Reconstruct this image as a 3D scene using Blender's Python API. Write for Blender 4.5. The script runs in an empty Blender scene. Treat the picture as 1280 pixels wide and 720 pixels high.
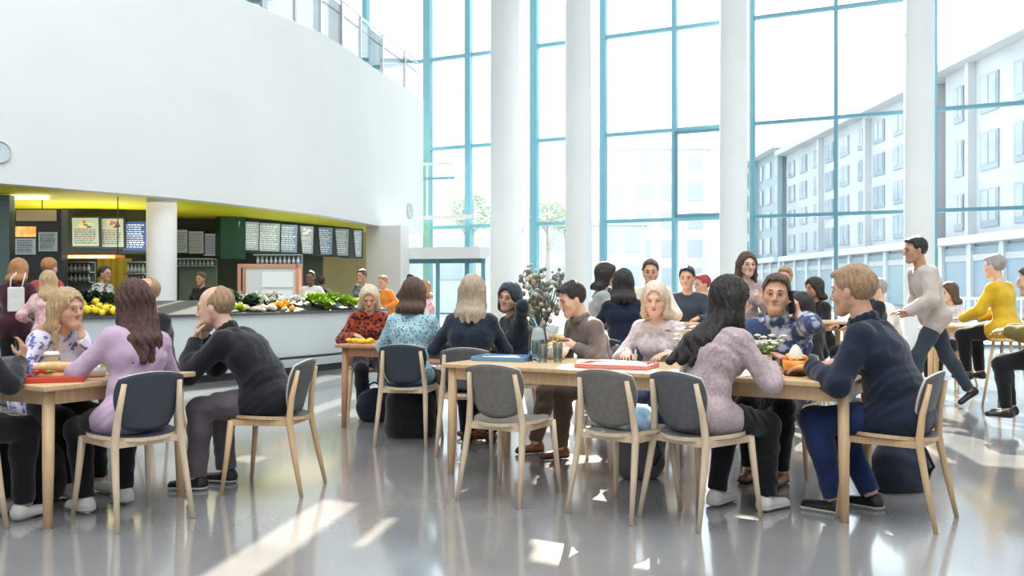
import bpy, bmesh, math, random
import numpy as np
from mathutils import Vector, Matrix
random.seed(7); np.random.seed(7)
COL = bpy.context.scene.collection
F_PX = 1150.0; CAM_H = 1.22
def R(d): return math.radians(d)
def at(px, depth, z=0.0):
    """a point of the place from a photo column and a distance"""
    return Vector(((px-640)/F_PX*depth, depth, z))
# ------------------------------------------------------------------ materials
MATS = {}
def _nt(name):
    m = bpy.data.materials.new(name); m.use_nodes = True
    nt = m.node_tree; b = nt.nodes['Principled BSDF']
    return m, nt, b
def mat(name, col, rough=.6, metal=0., col2=None, scale=8., detail=3., bump=0., bscale=None, stretch=(1,1,1), emit=0., spec=.5, kind='noise', lo=.4, hi=.6, coat=0., sheen=0., sss=0., distort=0.):
    if name in MATS: return MATS[name]
    m, nt, b = _nt(name); N = nt.nodes.new; L = nt.links.new
    b.inputs['Base Color'].default_value = (*col, 1); b.inputs['Roughness'].default_value = rough
    b.inputs['Metallic'].default_value = metal; b.inputs['Specular IOR Level'].default_value = spec
    if coat: b.inputs['Coat Weight'].default_value = coat
    if sheen: b.inputs['Sheen Weight'].default_value = sheen
    if sss:
        b.inputs['Subsurface Weight'].default_value = sss; b.inputs['Subsurface Radius'].default_value = (.012,.005,.003)
        b.inputs['Subsurface Scale'].default_value = 1.0
    if emit:
        b.inputs['Emission Color'].default_value = (*col, 1); b.inputs['Emission Strength'].default_value = emit
    tc = N('ShaderNodeTexCoord'); mp = N('ShaderNodeMapping'); mp.inputs['Scale'].default_value = stretch
    L(tc.outputs['Object'], mp.inputs['Vector'])
    if col2 is not None:
        if kind == 'voronoi':
            t = N('ShaderNodeTexVoronoi'); t.inputs['Scale'].default_value = scale; out = t.outputs['Distance']
        elif kind == 'cell':
            t = N('ShaderNodeTexVoronoi'); t.inputs['Scale'].default_value = scale; out = t.outputs['Color']
        elif kind == 'wave':
            t = N('ShaderNodeTexWave'); t.inputs['Scale'].default_value = scale; t.inputs['Distortion'].default_value = distort or 3
            t.inputs['Detail'].default_value = detail; out = t.outputs['Fac']
        else:
            t = N('ShaderNodeTexNoise'); t.inputs['Scale'].default_value = scale; t.inputs['Detail'].default_value = detail
            t.inputs['Distortion'].default_value = distort; out = t.outputs['Fac']
        L(mp.outputs['Vector'], t.inputs['Vector'])
        cr = N('ShaderNodeValToRGB'); cr.color_ramp.elements[0].position = lo; cr.color_ramp.elements[1].position = hi
        cr.color_ramp.elements[0].color = (*col, 1); cr.color_ramp.elements[1].color = (*col2, 1)
        L(out, cr.inputs['Fac']); L(cr.outputs['Color'], b.inputs['Base Color'])
        if emit: L(cr.outputs['Color'], b.inputs['Emission Color'])
    if bump:
        t2 = N('ShaderNodeTexNoise'); t2.inputs['Scale'].default_value = bscale or scale*2; t2.inputs['Detail'].default_value = 4
        L(mp.outputs['Vector'], t2.inputs['Vector'])
        bp = N('ShaderNodeBump'); bp.inputs['Strength'].default_value = bump; bp.inputs['Distance'].default_value = .02
        L(t2.outputs['Fac'], bp.inputs['Height']); L(bp.outputs['Normal'], b.inputs['Normal'])
    MATS[name] = m; return m
def cloth(name, col, col2=None, **k):
    k.setdefault('rough', .85); k.setdefault('sheen', .25); k.setdefault('bump', .55); k.setdefault('bscale', 11); k.setdefault('spec', .2)
    return mat(name, col, col2=col2, **k)
def wood(name, c1, c2): return mat(name, c1, .42, col2=c2, scale=5, detail=5, stretch=(9,9,1.2), lo=.3, hi=.7, bump=.04, bscale=30)
def hairmat(name, c1, c2): return mat(name, c1, .38, col2=c2, scale=22, detail=5, stretch=(6,6,.7), lo=.3, hi=.72, bump=.5, bscale=40, spec=.4)
def skinmat(name, c): return mat(name, c, .48, col2=(c[0]*.86, c[1]*.74, c[2]*.68), scale=14, lo=.42, hi=.75, spec=.35, sss=.12)
def glassmat(name, tint, fac=.5):
    if name in MATS: return MATS[name]
    m = bpy.data.materials.new(name); m.use_nodes = True; nt = m.node_tree; nt.nodes.clear(); N = nt.nodes.new; L = nt.links.new
    o = N('ShaderNodeOutputMaterial'); tr = N('ShaderNodeBsdfTransparent'); tr.inputs['Color'].default_value = (*tint, 1)
    gl = N('ShaderNodeBsdfGlossy'); gl.inputs['Roughness'].default_value = .02; gl.inputs['Color'].default_value = (1,1,1,1)
    lw = N('ShaderNodeLayerWeight'); lw.inputs['Blend'].default_value = .25
    ml = N('ShaderNodeMath'); ml.operation = 'MULTIPLY'; ml.inputs[1].default_value = fac
    mx = N('ShaderNodeMixShader'); L(lw.outputs['Fresnel'], ml.inputs[0]); L(ml.outputs[0], mx.inputs['Fac'])
    L(tr.outputs[0], mx.inputs[1]); L(gl.outputs[0], mx.inputs[2]); L(mx.outputs[0], o.inputs['Surface'])
    MATS[name] = m; return m
# ------------------------------------------------------------------ mesh helpers
def frame_of(d):
    d = Vector(d).normalized(); a = Vector((0,0,1)) if abs(d.z) < .9 else Vector((1,0,0))
    r = d.cross(a).normalized(); return r, r.cross(d).normalized(), d
def box(bm, c, s, rz=0., mi=0, bev=0., rx=0.):
    M = Matrix.Translation(Vector(c)) @ Matrix.Rotation(rz,4,'Z') @ Matrix.Rotation(rx,4,'X') @ Matrix.Diagonal((s[0],s[1],s[2],1))
    g = bmesh.ops.create_cube(bm, size=1, matrix=M); vs = g['verts']
    fs = {f for v in vs for f in v.link_faces}
    for f in fs: f.material_index = mi
    if bev:
        es = list({e for v in vs for e in v.link_edges})
        bmesh.ops.bevel(bm, geom=es, offset=bev, segments=2, affect='EDGES', profile=.5)
def bar(bm, a, b, w, h, mi=0):
    """square bar from a to b, w wide across, h tall"""
    a, b = Vector(a), Vector(b); r, u, d = frame_of(b-a); vs = []
    for p in (a, b):
        for x, y in ((-1,-1),(1,-1),(1,1),(-1,1)): vs.append(bm.verts.new(p + r*x*w/2 + u*y*h/2))
    for q in ((3,2,1,0),(4,5,6,7),(0,1,5,4),(1,2,6,5),(2,3,7,6),(3,0,4,7)):
        f = bm.faces.new([vs[i] for i in q]); f.material_index = mi
def tube(bm, pts, rad, n=10, mi=0, flat=1., cap=True):
    pts = [Vector(p) for p in pts]; rad = rad if hasattr(rad,'__len__') else [rad]*len(pts); rings = []
    pr = None
    for i, p in enumerate(pts):
        d = (pts[min(i+1,len(pts)-1)] - pts[max(i-1,0)]).normalized()
        if pr is None: r, u, _ = frame_of(d)
        else: r = (pr - d*pr.dot(d)).normalized(); u = r.cross(d)
        pr = r
        rings.append([bm.verts.new(p + (r*math.cos(2*math.pi*k/n) + u*math.sin(2*math.pi*k/n)*flat)*rad[i]) for k in range(n)])
    for a, b in zip(rings, rings[1:]):
        for k in range(n):
            f = bm.faces.new((a[k], a[(k+1)%n], b[(k+1)%n], b[k])); f.smooth = True; f.material_index = mi
    if cap:
        for rg, rev in ((rings[0], False), (rings[-1], True)):
            f = bm.faces.new(rg if not rev else rg[::-1]); f.material_index = mi
def lathe(bm, prof, c=(0,0,0), n=20, mi=0, smooth=True):
    c = Vector(c); rings = []
    for r, z in prof:
        rings.append([bm.verts.new(c + Vector((r*math.cos(2*math.pi*k/n), r*math.sin(2*math.pi*k/n), z))) for k in range(n)] if r > 1e-5 else [bm.verts.new(c+Vector((0,0,z)))])
    for a, b in zip(rings, rings[1:]):
        for k in range(n):
            k2 = (k+1)%n
            if len(a) == 1 and len(b) == 1: continue
            if len(a) == 1: f = bm.faces.new((a[0], b[k2], b[k]))
            elif len(b) == 1: f = bm.faces.new((a[k], a[k2], b[0]))
            else: f = bm.faces.new((a[k], a[k2], b[k2], b[k]))
            f.smooth = smooth; f.material_index = mi
def ball(bm, c, r, mi=0, seg=14, ring=8, rot=None):
    r = r if hasattr(r,'__len__') else (r,r,r)
    M = Matrix.Translation(Vector(c)) @ (rot.to_4x4() if rot else Matrix.Identity(4)) @ Matrix.Diagonal((*r,1))
    g = bmesh.ops.create_uvsphere(bm, u_segments=seg, v_segments=ring, radius=1, matrix=M)
    for f in {f for v in g['verts'] for f in v.link_faces}: f.smooth = True; f.material_index = mi
def prism(bm, poly, z0, z1, mi=0):
    lo = [bm.verts.new((x,y,z0)) for x,y in poly]; hi = [bm.verts.new((x,y,z1)) for x,y in poly]; n = len(poly)
    a = bm.faces.new(lo[::-1]); b = bm.faces.new(hi); a.material_index = b.material_index = mi
    for i in range(n):
        f = bm.faces.new((lo[i], lo[(i+1)%n], hi[(i+1)%n], hi[i])); f.material_index = mi
def obj(name, bm, mats, parent=None, fix=True):
    if fix: bmesh.ops.recalc_face_normals(bm, faces=bm.faces[:])
    me = bpy.data.meshes.new(name); bm.to_mesh(me); bm.free()
    for m in (mats if isinstance(mats,(list,tuple)) else [mats]): me.materials.append(m)
    o = bpy.data.objects.new(name, me); COL.objects.link(o)
    if parent: o.parent = parent
    return o
def tag(o, label, cat, group=None):
    o['label'] = label; o['category'] = cat
    if group: o['group'] = group
    return o
def thing(name, label, cat, loc=(0,0,0), rz=0., group=None):
    o = bpy.data.objects.new(name, None); o.empty_display_size = .1; COL.objects.link(o)
    o.location = loc; o.rotation_euler = (0,0,rz); return tag(o, label, cat, group)
def struct(name, bm, m, parent=None):
    o = obj(name, bm, m, parent)
    if not parent: o['kind'] = 'structure'
    return o
def kids(o): return [c for c in bpy.data.objects if c.parent == o]
def dup(root, loc, rz, label, group=None, scale=None):
    r = root.copy(); COL.objects.link(r); r.location = loc; r.rotation_euler = (0,0,rz); r['label'] = label
    if group: r['group'] = group
    if scale: r.scale = scale
    def rec(src, dst):
        for ch in kids(src):
            if ch is dst: continue
            c = ch.copy(); COL.objects.link(c); c.parent = dst; rec(ch, c)
    rec(root, r); return r
NB = bmesh.new
# ------------------------------------------------------------------ implicit surfaces (bodies, clothes, hair)
class Soft:
    def __init__(s): s.p = []
    def cone(s, a, b, ra, rb, k=.03, ax=None, sc=1., capa=False, capb=False, sub=False, tag=''):
        s.p.append(('c', np.array(a,float), np.array(b,float), ra, rb, k, None if ax is None else np.array(ax,float), sc, capa, capb, sub, tag)); return s
    def ell(s, c, r, fr, k=.03, sub=False, tag=''):
        s.p.append(('e', np.array(c,float), np.array(r,float), np.array(fr,float), k, sub, tag)); return s
    @staticmethod
    def ext(p):
        if p[0] == 'c':
            r = max(p[3],p[4])/min(p[7],1.); lo = np.minimum(p[1],p[2])-r; hi = np.maximum(p[1],p[2])+r
        else:
            r = max(p[2]); lo = p[1]-r; hi = p[1]+r
        return lo, hi
    @staticmethod
    def dist(p, X, Y, Z):
        if p[0] == 'c':
            _, a, b, ra, rb, k, ax, sc = p[:8]
            px, py, pz = X-a[0], Y-a[1], Z-a[2]; ba = b-a
            if sc != 1.:
                q = (px*ax[0]+py*ax[1]+pz*ax[2])*(sc-1); px, py, pz = px+q*ax[0], py+q*ax[1], pz+q*ax[2]
                ba = ba + ax*(ba@ax)*(sc-1)
            l2 = max(float(ba@ba), 1e-9); t0 = (px*ba[0]+py*ba[1]+pz*ba[2])/l2; t = np.clip(t0,0,1)
            d = np.sqrt((px-t*ba[0])**2+(py-t*ba[1])**2+(pz-t*ba[2])**2) - (ra+t*(rb-ra))
            l = math.sqrt(l2)
            if p[8]: d = np.maximum(d, -t0*l)
            if p[9]: d = np.maximum(d, (t0-1)*l)
            return d
        _, c, r, fr = p[:4]
        px, py, pz = X-c[0], Y-c[1], Z-c[2]
        u = [px*fr[i][0]+py*fr[i][1]+pz*fr[i][2] for i in range(3)]
        k0 = np.sqrt(sum((u[i]/r[i])**2 for i in range(3)))+1e-6; k1 = np.sqrt(sum((u[i]/r[i]**2)**2 for i in range(3)))+1e-6
        return k0*(k0-1)/k1
    def mesh(s, h, warp=None, inflate=0., post=None):
        ad = [p for p in s.p if not p[-2]]
        ex = [s.ext(p) for p in ad]; m = .03+abs(inflate)+2*h
        lo = np.min([e[0] for e in ex],0)-m; hi = np.max([e[1] for e in ex],0)+m
        n = np.maximum(np.ceil((hi-lo)/h).astype(int)+1, 3)
        ax = [(lo[i]+h*np.arange(n[i])).astype(np.float32) for i in range(3)]
        F = np.full(n, 1., np.float32)
        for p in s.p:
            k = p[5] if p[0]=='c' else p[4]; l, g = s.ext(p); mg = max(k, 3*h)+.012+abs(inflate)
            i0 = np.clip(np.floor((l-mg-lo)/h).astype(int),0,n); i1 = np.clip(np.ceil((g+mg-lo)/h).astype(int)+1,0,n)
            if np.any(i1 <= i0): continue
            sl = tuple(slice(i0[i],i1[i]) for i in range(3))
            d = s.dist(p, ax[0][sl[0]][:,None,None], ax[1][sl[1]][None,:,None], ax[2][sl[2]][None,None,:]).astype(np.float32)
            f = F[sl]
            if p[-2]:
                e = -d; w = np.maximum(k-np.abs(f-e),0)/k; F[sl] = np.maximum(f,e)+w*w*k*.25
            else:
                d = d-inflate; w = np.maximum(k-np.abs(f-d),0)/k; F[sl] = np.minimum(f,d)-w*w*k*.25
        if warp is not None:
            F = F + warp(ax[0][:,None,None], ax[1][None,:,None], ax[2][None,None,:]).astype(np.float32)
        if post is not None: F = post(F, ax[0][:,None,None], ax[1][None,:,None], ax[2][None,None,:]).astype(np.float32)
        return nets(F, lo, h)
def nets(F, lo, h):
    S = F < 0
    c = S[:-1,:-1,:-1].astype(np.uint8).copy()
    for dx in (0,1):
        for dy in (0,1):
            for dz in (0,1):
                if dx+dy+dz: c += S[dx:F.shape[0]-1+dx, dy:F.shape[1]-1+dy, dz:F.shape[2]-1+dz]
    act = (c > 0) & (c < 8); I = np.argwhere(act); nv = len(I)
    idx = np.full(act.shape, -1, np.int32); idx[act] = np.arange(nv)
    acc = np.zeros((nv,3)); cnt = np.zeros(nv)
    cor = [(0,0,0),(1,0,0),(0,1,0),(1,1,0),(0,0,1),(1,0,1),(0,1,1),(1,1,1)]
    val = [F[I[:,0]+a, I[:,1]+b, I[:,2]+c_] for a,b,c_ in cor]
    for a in range(8):
        for b in range(a+1,8):
            df = [cor[b][i]-cor[a][i] for i in range(3)]
            if sum(abs(x) for x in df) != 1: continue
            va, vb = val[a], val[b]; k = (va < 0) != (vb < 0)
            t = va[k]/(va[k]-vb[k]); acc[k] += np.array(cor[a])[None,:] + t[:,None]*np.array(df)[None,:]; cnt[k] += 1
    V = lo + h*(I + acc/np.maximum(cnt,1)[:,None])
    Q = []
    for axn in range(3):
        sl0 = [slice(None)]*3; sl1 = [slice(None)]*3; sl0[axn] = slice(None,-1); sl1[axn] = slice(1,None)
        A, B = S[tuple(sl0)], S[tuple(sl1)]; o1, o2 = (axn+1)%3, (axn+2)%3
        for flip in (0,1):
            E = np.argwhere((A & ~B) if not flip else (~A & B))
            if not len(E): continue
            E = E[(E[:,o1]>0)&(E[:,o2]>0)&(E[:,o1]<idx.shape[o1])&(E[:,o2]<idx.shape[o2])]
            def g(i,j):
                q = E.copy(); q[:,o1] -= i; q[:,o2] -= j; return idx[q[:,0],q[:,1],q[:,2]]
            q = np.stack([g(0,0),g(1,0),g(1,1),g(0,1)],1)
            if flip: q = q[:,::-1]
            Q.append(q)
    Q = np.concatenate(Q) if Q else np.zeros((0,4),int)
    Q = Q[(Q>=0).all(1)]
    # two light smoothing passes
    for lam in (.5,.5):
        s_ = np.zeros_like(V); n_ = np.zeros(len(V))
        for i in range(4):
            np.add.at(s_, Q[:,i], V[Q[:,(i+1)%4]]); np.add.at(n_, Q[:,i], 1)
        k = n_>0; V[k] += lam*(s_[k]/n_[k][:,None]-V[k])
    return V, Q
def np_mesh(name, VQ, m, parent=None, mi=None):
    V, Q = VQ; me = bpy.data.meshes.new(name)
    me.vertices.add(len(V)); me.vertices.foreach_set('co', V.astype(np.float32).ravel())
    me.loops.add(Q.size); me.loops.foreach_set('vertex_index', Q.astype(np.int32).ravel())
    me.polygons.add(len(Q)); me.polygons.foreach_set('loop_start', np.arange(0,Q.size,4,dtype=np.int32))
    me.polygons.foreach_set('use_smooth', np.ones(len(Q),bool))
    for x in (m if isinstance(m,(list,tuple)) else [m]): me.materials.append(x)
    if mi is not None: me.polygons.foreach_set('material_index', mi.astype(np.int32))
    me.update(calc_edges=True); me.validate()
    o = bpy.data.objects.new(name, me); COL.objects.link(o)
    if parent: o.parent = parent
    return o
# ------------------------------------------------------------------ people
def V3(*a): return np.array(a,float)
def unit(v): return v/(np.linalg.norm(v)+1e-9)
def ik(S, T, a, b, pole):
    d = T-S; L = np.linalg.norm(d); L2 = min(L, (a+b)*.995); dn = d/(L+1e-9)
    x = (a*a-b*b+L2*L2)/(2*L2); hgt = math.sqrt(max(a*a-x*x,0)); p = pole-dn*(pole@dn); p = unit(p)
    return S+dn*x+p*hgt, S+dn*L2
def rotZ(v,a): c,s=math.cos(a),math.sin(a); return V3(c*v[0]-s*v[1], s*v[0]+c*v[1], v[2])
def hand_prims(B, W, d, pn, side, curl, s, spread=.3):
    d = unit(d); pn = unit(pn-d*(pn@d)); lat = np.cross(d,pn)*(1 if side>0 else -1)
    B.cone(W, W+d*.080*s, .015*s, .0145*s, .012, lat, .42, tag='hand')
    for i,(o,l1,l2,l3) in enumerate(((.030,.040,.024,.020),(.010,.045,.028,.021),(-.010,.041,.026,.020),(-.029,.032,.019,.018))):
        p = W+d*(.080-.004*abs(i-1))*s+lat*o*s; th = 0
        for j,(l,r0,r1) in enumerate(((l1,.0092,.0084),(l2,.0084,.0078),(l3,.0078,.0066))):
            th += R(curl*(.8,1.,.7)[j]+4*i*(curl>25)); dr = unit(d*math.cos(th)+pn*math.sin(th)+lat*o*spread*9)
            q = p+dr*l*s; B.cone(p,q,r0*s,r1*s,.004,tag='hand'); p = q
    a = W+d*.018*s+lat*.022*s; b = a+unit(d*.55+lat*.75+pn*.35)*.042*s; c = b+unit(d*.9+lat*.15+pn*(.25+curl*.008))*.032*s; e = c+unit(d*.9-lat*.1+pn*(.2+curl*.012))*.024*s
    B.cone(a,b,.0150*s,.0118*s,.010,tag='hand'); B.cone(b,c,.0115*s,.0100*s,.006,tag='hand'); B.cone(c,e,.0100*s,.0078*s,.005,tag='hand')
def skeleton(pz, lean, side, twist, hd, hands, feet, S, fem, hunch=1.15, neckf=0., knee=None, stoop=0.):
    k = {}; X = V3(1,0,0)
    def updir(l): return unit(V3(math.sin(R(side)), math.sin(R(l)), math.cos(R(l))))
    d1, d2 = updir(lean*.75), updir(lean*hunch+stoop)
    P = V3(0,0,pz); k['P'] = P; k['waist'] = P+d1*.15*S; k['chest'] = k['waist']+unit(d1+d2)*.17*S; k['nb'] = k['chest']+d2*.19*S
    k['d1'], k['d2'] = d1, d2; rt = rotZ(X, R(twist)); rt = unit(rt-d2*(rt@d2)); k['rt'] = rt; k['rp'] = X
    k['fw'] = unit(np.cross(d2, rt))
    sw = (.166 if not fem else .145)*S
    k['sh'] = [k['nb']-d2*.078*S-rt*sw, k['nb']-d2*.078*S+rt*sw]
    yaw, pit, rol = [R(a) for a in hd]
    f = V3(0,math.cos(pit),math.sin(pit)); u = V3(0,-math.sin(pit),math.cos(pit)); r = X.copy()
    r, u = r*math.cos(rol)+u*math.sin(rol), u*math.cos(rol)-r*math.sin(rol)
    r, f, u = rotZ(r,yaw), rotZ(f,yaw), rotZ(u,yaw); k['hr'] = np.stack([r,f,u])
    nd = unit(d2*.7+V3(0,0,.5)+V3(0,.12+neckf,0)); k['nt'] = k['nb']+nd*.078*S; k['H'] = k['nt']+u*.085*S+f*.018*S
    k['el'], k['wr'], k['hnd'] = [], [], []
    for i in (0,1):
        sd = -1 if i==0 else 1; h = hands[i]
        if h is None: h = dict(p=(sd*.16,.28,pz+.10), d=(-sd*.3,1,-.15), n=(0,0,-1), c=22)
        T = V3(*h['p']) if 'p' in h else k['H']+k['hr'].T@(V3(*h['hp'])*S); pole = V3(*h.get('pole', (sd*.8,-.5,-.75)))
        e, w = ik(k['sh'][i], T, .285*S, .25*S, pole)
        k['el'].append(e); k['wr'].append(w); fd = unit(w-e); hdv = V3(*h['d']) if h.get('d') is not None else fd
        k['hnd'].append((hdv, V3(*h.get('n',(0,0,-1))), h.get('c',22)))
    k['hip'] = [P+V3(-.088*S,.0,-.015), P+V3(.088*S,.0,-.015)]; k['kn'], k['an'], k['ft'] = [], [], []
    for i in (0,1):
        sd = -1 if i==0 else 1; ft = feet[i]; T = V3(*ft[:3]); pole = V3(sd*.12,1,.9) if knee is None else V3(*knee[i])
        e, w = ik(k['hip'][i], T, .43*S, .41*S, pole); k['kn'].append(e); k['an'].append(w)
        yw = R(ft[3]) if len(ft)>3 else 0; pt = R(ft[4]) if len(ft)>4 else 0
        k['ft'].append((unit(rotZ(V3(0,math.cos(pt),math.sin(pt)),yw)), unit(rotZ(V3(0,-math.sin(pt),math.cos(pt)),yw))))
    return k
def prims(B, k, S, fem, parts, g=0., gl=0., sleeve=1., leg=1., belly=0., wide=0.):
    """one set of shapes for the skin (g=0) and, grown by g, for the clothes"""
    rt, fw, d1, d2 = k['rt'], k['fw'], k['d1'], k['d2']; wst, ch, nb, P = k['waist'], k['chest'], k['nb'], k['P']
    if 'torso' in parts:
        B.cone(P-d1*.0, wst, .098*S+g, (.082 if fem else .096)*S+g+belly*.5, .05, k['rp'], .66)
        B.cone(wst, ch, (.082 if fem else .097)*S+g+belly*.6, (.092 if fem else .108)*S+g, .05, rt, .68 if fem else .66)
        B.cone(ch, nb-d2*.085*S, (.092 if fem else .106)*S+g, (.060 if fem else .070)*S+g, .05, rt, .62 if fem else .58)
        if belly: B.cone(wst+fw*.03,P+d1*.06*S+fw*.05,.1*S+g,.1*S+g,.06,rt,.8)
        for i in (0,1):
            sd = -1 if i==0 else 1
            B.cone(nb-d2*.038*S+rt*sd*.03*S, k['sh'][i]+d2*.004, .036*S+g, .042*S+g, .04)
            B.cone(ch+rt*sd*.08*S, k['sh'][i], .062*S+g, .046*S+g, .04)
            if fem: B.ell(ch+fw*(.085*S+g)+rt*sd*.068*S-d2*.0*S, (.060*S+g*.4,.054*S+g*.4,.058*S+g*.4), np.stack([rt,fw,d2]), .045)
            B.cone(ch-fw*.05*S+rt*sd*.075*S+d2*.03, ch-fw*.045*S+rt*sd*.085*S+d2*.12*S, .042*S+g, .034*S+g, .04)
    if 'hips' in parts:
        B.cone(k['hip'][0], k['hip'][1], .094*S+g, .094*S+g, .04)
        B.cone(P-V3(0,.035,0)+V3(-.075*S,0,-.0), P-V3(0,.035,0)+V3(.075*S,0,-.0), .090*S+g, .090*S+g, .04)
    if 'hem' in parts:
        for i in (0,1): B.cone(k['hip'][i], k['hip'][i]+(k['kn'][i]-k['hip'][i])*.24, .096*S+g, .090*S+g, .04)
    for i in (0,1):
        sh, el, wr = k['sh'][i], k['el'][i], k['wr'][i]
        if 'arms' in parts:
            m = sh+(el-sh)*.45; a0 = .047 if not fem else .040
            e = el if sleeve >= .5 else sh+(el-sh)*sleeve*2
            B.cone(sh, e, a0*S+g+gl, (.040 if not fem else .035)*S+g+gl, .035, capb=sleeve<.5)
            if sleeve >= .5:
                w2 = el+(wr-el)*min(1,(sleeve-.5)*2); q = el+(wr-el)*.35
                B.cone(el, q, (.041 if not fem else .036)*S+g+gl, (.041 if not fem else .036)*S+g+gl, .03)
                B.cone(q, w2, (.041 if not fem else .036)*S+g+gl, (.027 if not fem else .024)*S+g+gl*1.1, .03, capb=g>0)
        if 'hands' in parts:
            d, n, c = k['hnd'][i]; hand_prims(B, wr, d, n, 1 if i else -1, c, S*(1. if not fem else .92))
        hp, kn, an = k['hip'][i], k['kn'][i], k['an'][i]
        if 'legs' in parts:
            m = hp+(kn-hp)*.5; th = .088 if fem else .086
            B.cone(hp, m, th*S+g, .074*S+g, .04); B.cone(m, kn, .074*S+g+gl*.4, .056*S+g+gl, .04)
            if leg > .5:
                l2 = kn+(an-kn)*min(1,(leg-.5)*2); cv = kn+(an-kn)*.32; bk = unit(V3(0,-1,0)-(an-kn)/.41*0)
                B.cone(kn, cv+bk*.012, .055*S+g+gl, .054*S+g+gl, .035); B.cone(cv+bk*.012, l2, .054*S+g+gl, (.034 if g==0 else .040)*S+g+gl+wide, .03, capb=g>0)
        if 'feet' in parts:
            f, u = k['ft'][i]; B.cone(an, an-u*.05*S-f*.03*S, .036*S, .030*S, .02); B.cone(an-u*.055*S-f*.02*S, an-u*.07*S+f*.14*S, .026*S, .018*S, .02, np.cross(f,u), .6)
def head_prims(B, k, S, fem):
    H, M = k['H'], k['hr']; s = S*(1.07 if not fem else 1.04)
    w = lambda x,y,z: H+(M[0]*x+M[1]*y+M[2]*z)*s
    B.cone(k['nb']-k['d2']*.02, w(0,-.022,-.055), (.060 if not fem else .050)*S, (.056 if not fem else .046)*S, .03)
    B.ell(w(0,-.014,.036), (.076*s,.097*s,.086*s), M, .02)
    B.cone(w(0,.022,-.012), w(0,.062,-.084), .064*s, .026*s, .03, M[0], .95)
    for x in (-1,1):
        B.cone(w(x*.052,.0,-.045), w(x*.016,.066,-.092), .022*s, .020*s, .03)
        B.ell(w(x*.040,.056,-.022), (.026*s,.026*s,.026*s), M, .025)
        B.cone(w(x*.010,.086,.027), w(x*.044,.068,.028), .011*s, .011*s, .018)
        B.ell(w(x*.013,.094,-.030), (.010*s,.011*s,.008*s), M, .008)
        B.ell(w(x*.078,-.006,-.006), (.009*s,.017*s,.031*s), M, .010)
        B.ell(w(x*.032,.096,.006), (.018*s,.015*s,.010*s), M, .014, sub=True)
    B.cone(w(0,.086,.018), w(0,.111,-.022), .0085*s, .0125*s, .014)
    B.cone(w(-.018,.078,-.056), w(.018,.078,-.056), .012*s, .012*s, .012)
    B.ell(w(0,.078,-.086), (.018*s,.016*s,.015*s), M, .015)
def face_parts(o, k, S, fem, iris, brow, lipm, lvl=0):
    H, M = k['H'], k['hr']; s = S*(1.07 if not fem else 1.04); rot = Matrix(np.array(M).T.tolist())
    w = lambda x,y,z: H+(M[0]*x+M[1]*y+M[2]*z)*s
    for x in (-1,1):
        bm = NB(); ball(bm, w(x*.032,.0800,.006), (.0125*s,.0085*s,.0052*s), 0, 14, 10, rot)
        ball(bm, w(x*.032,.0850,.0062), (.0062*s,.0042*s,.0053*s), 1, 10, 8, rot); tube(bm, [w(x*.0185,.0835,.0065), w(x*.032,.0895,.0118), w(x*.0455,.0790,.0075)], [.0014*s,.0024*s,.0016*s], 6, 1); obj('eye', bm, [MATS['eye_white'] if lvl == 0 else MATS['eye_shade'], iris], o)
        bm = NB(); tube(bm, [w(x*.015,.0945,.0300), w(x*.030,.0925,.0345), w(x*.046,.080,.0300)], [.0030*s,.0036*s,.0018*s], 6); obj('eyebrow', bm, brow, o)
    bm = NB(); tube(bm, [w(-.024,.080,-.0555), w(-.010,.0905,-.0520), w(0,.0915,-.0535), w(.010,.0905,-.0520), w(.024,.080,-.0555)], [.0022*s,.0048*s,.0042*s,.0048*s,.0022*s], 7)
    tube(bm, [w(-.021,.081,-.057), w(0,.0905,-.0620), w(.021,.081,-.057)], [.0022*s,.0058*s,.0022*s], 7); obj('mouth', bm, lipm, o)
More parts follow.
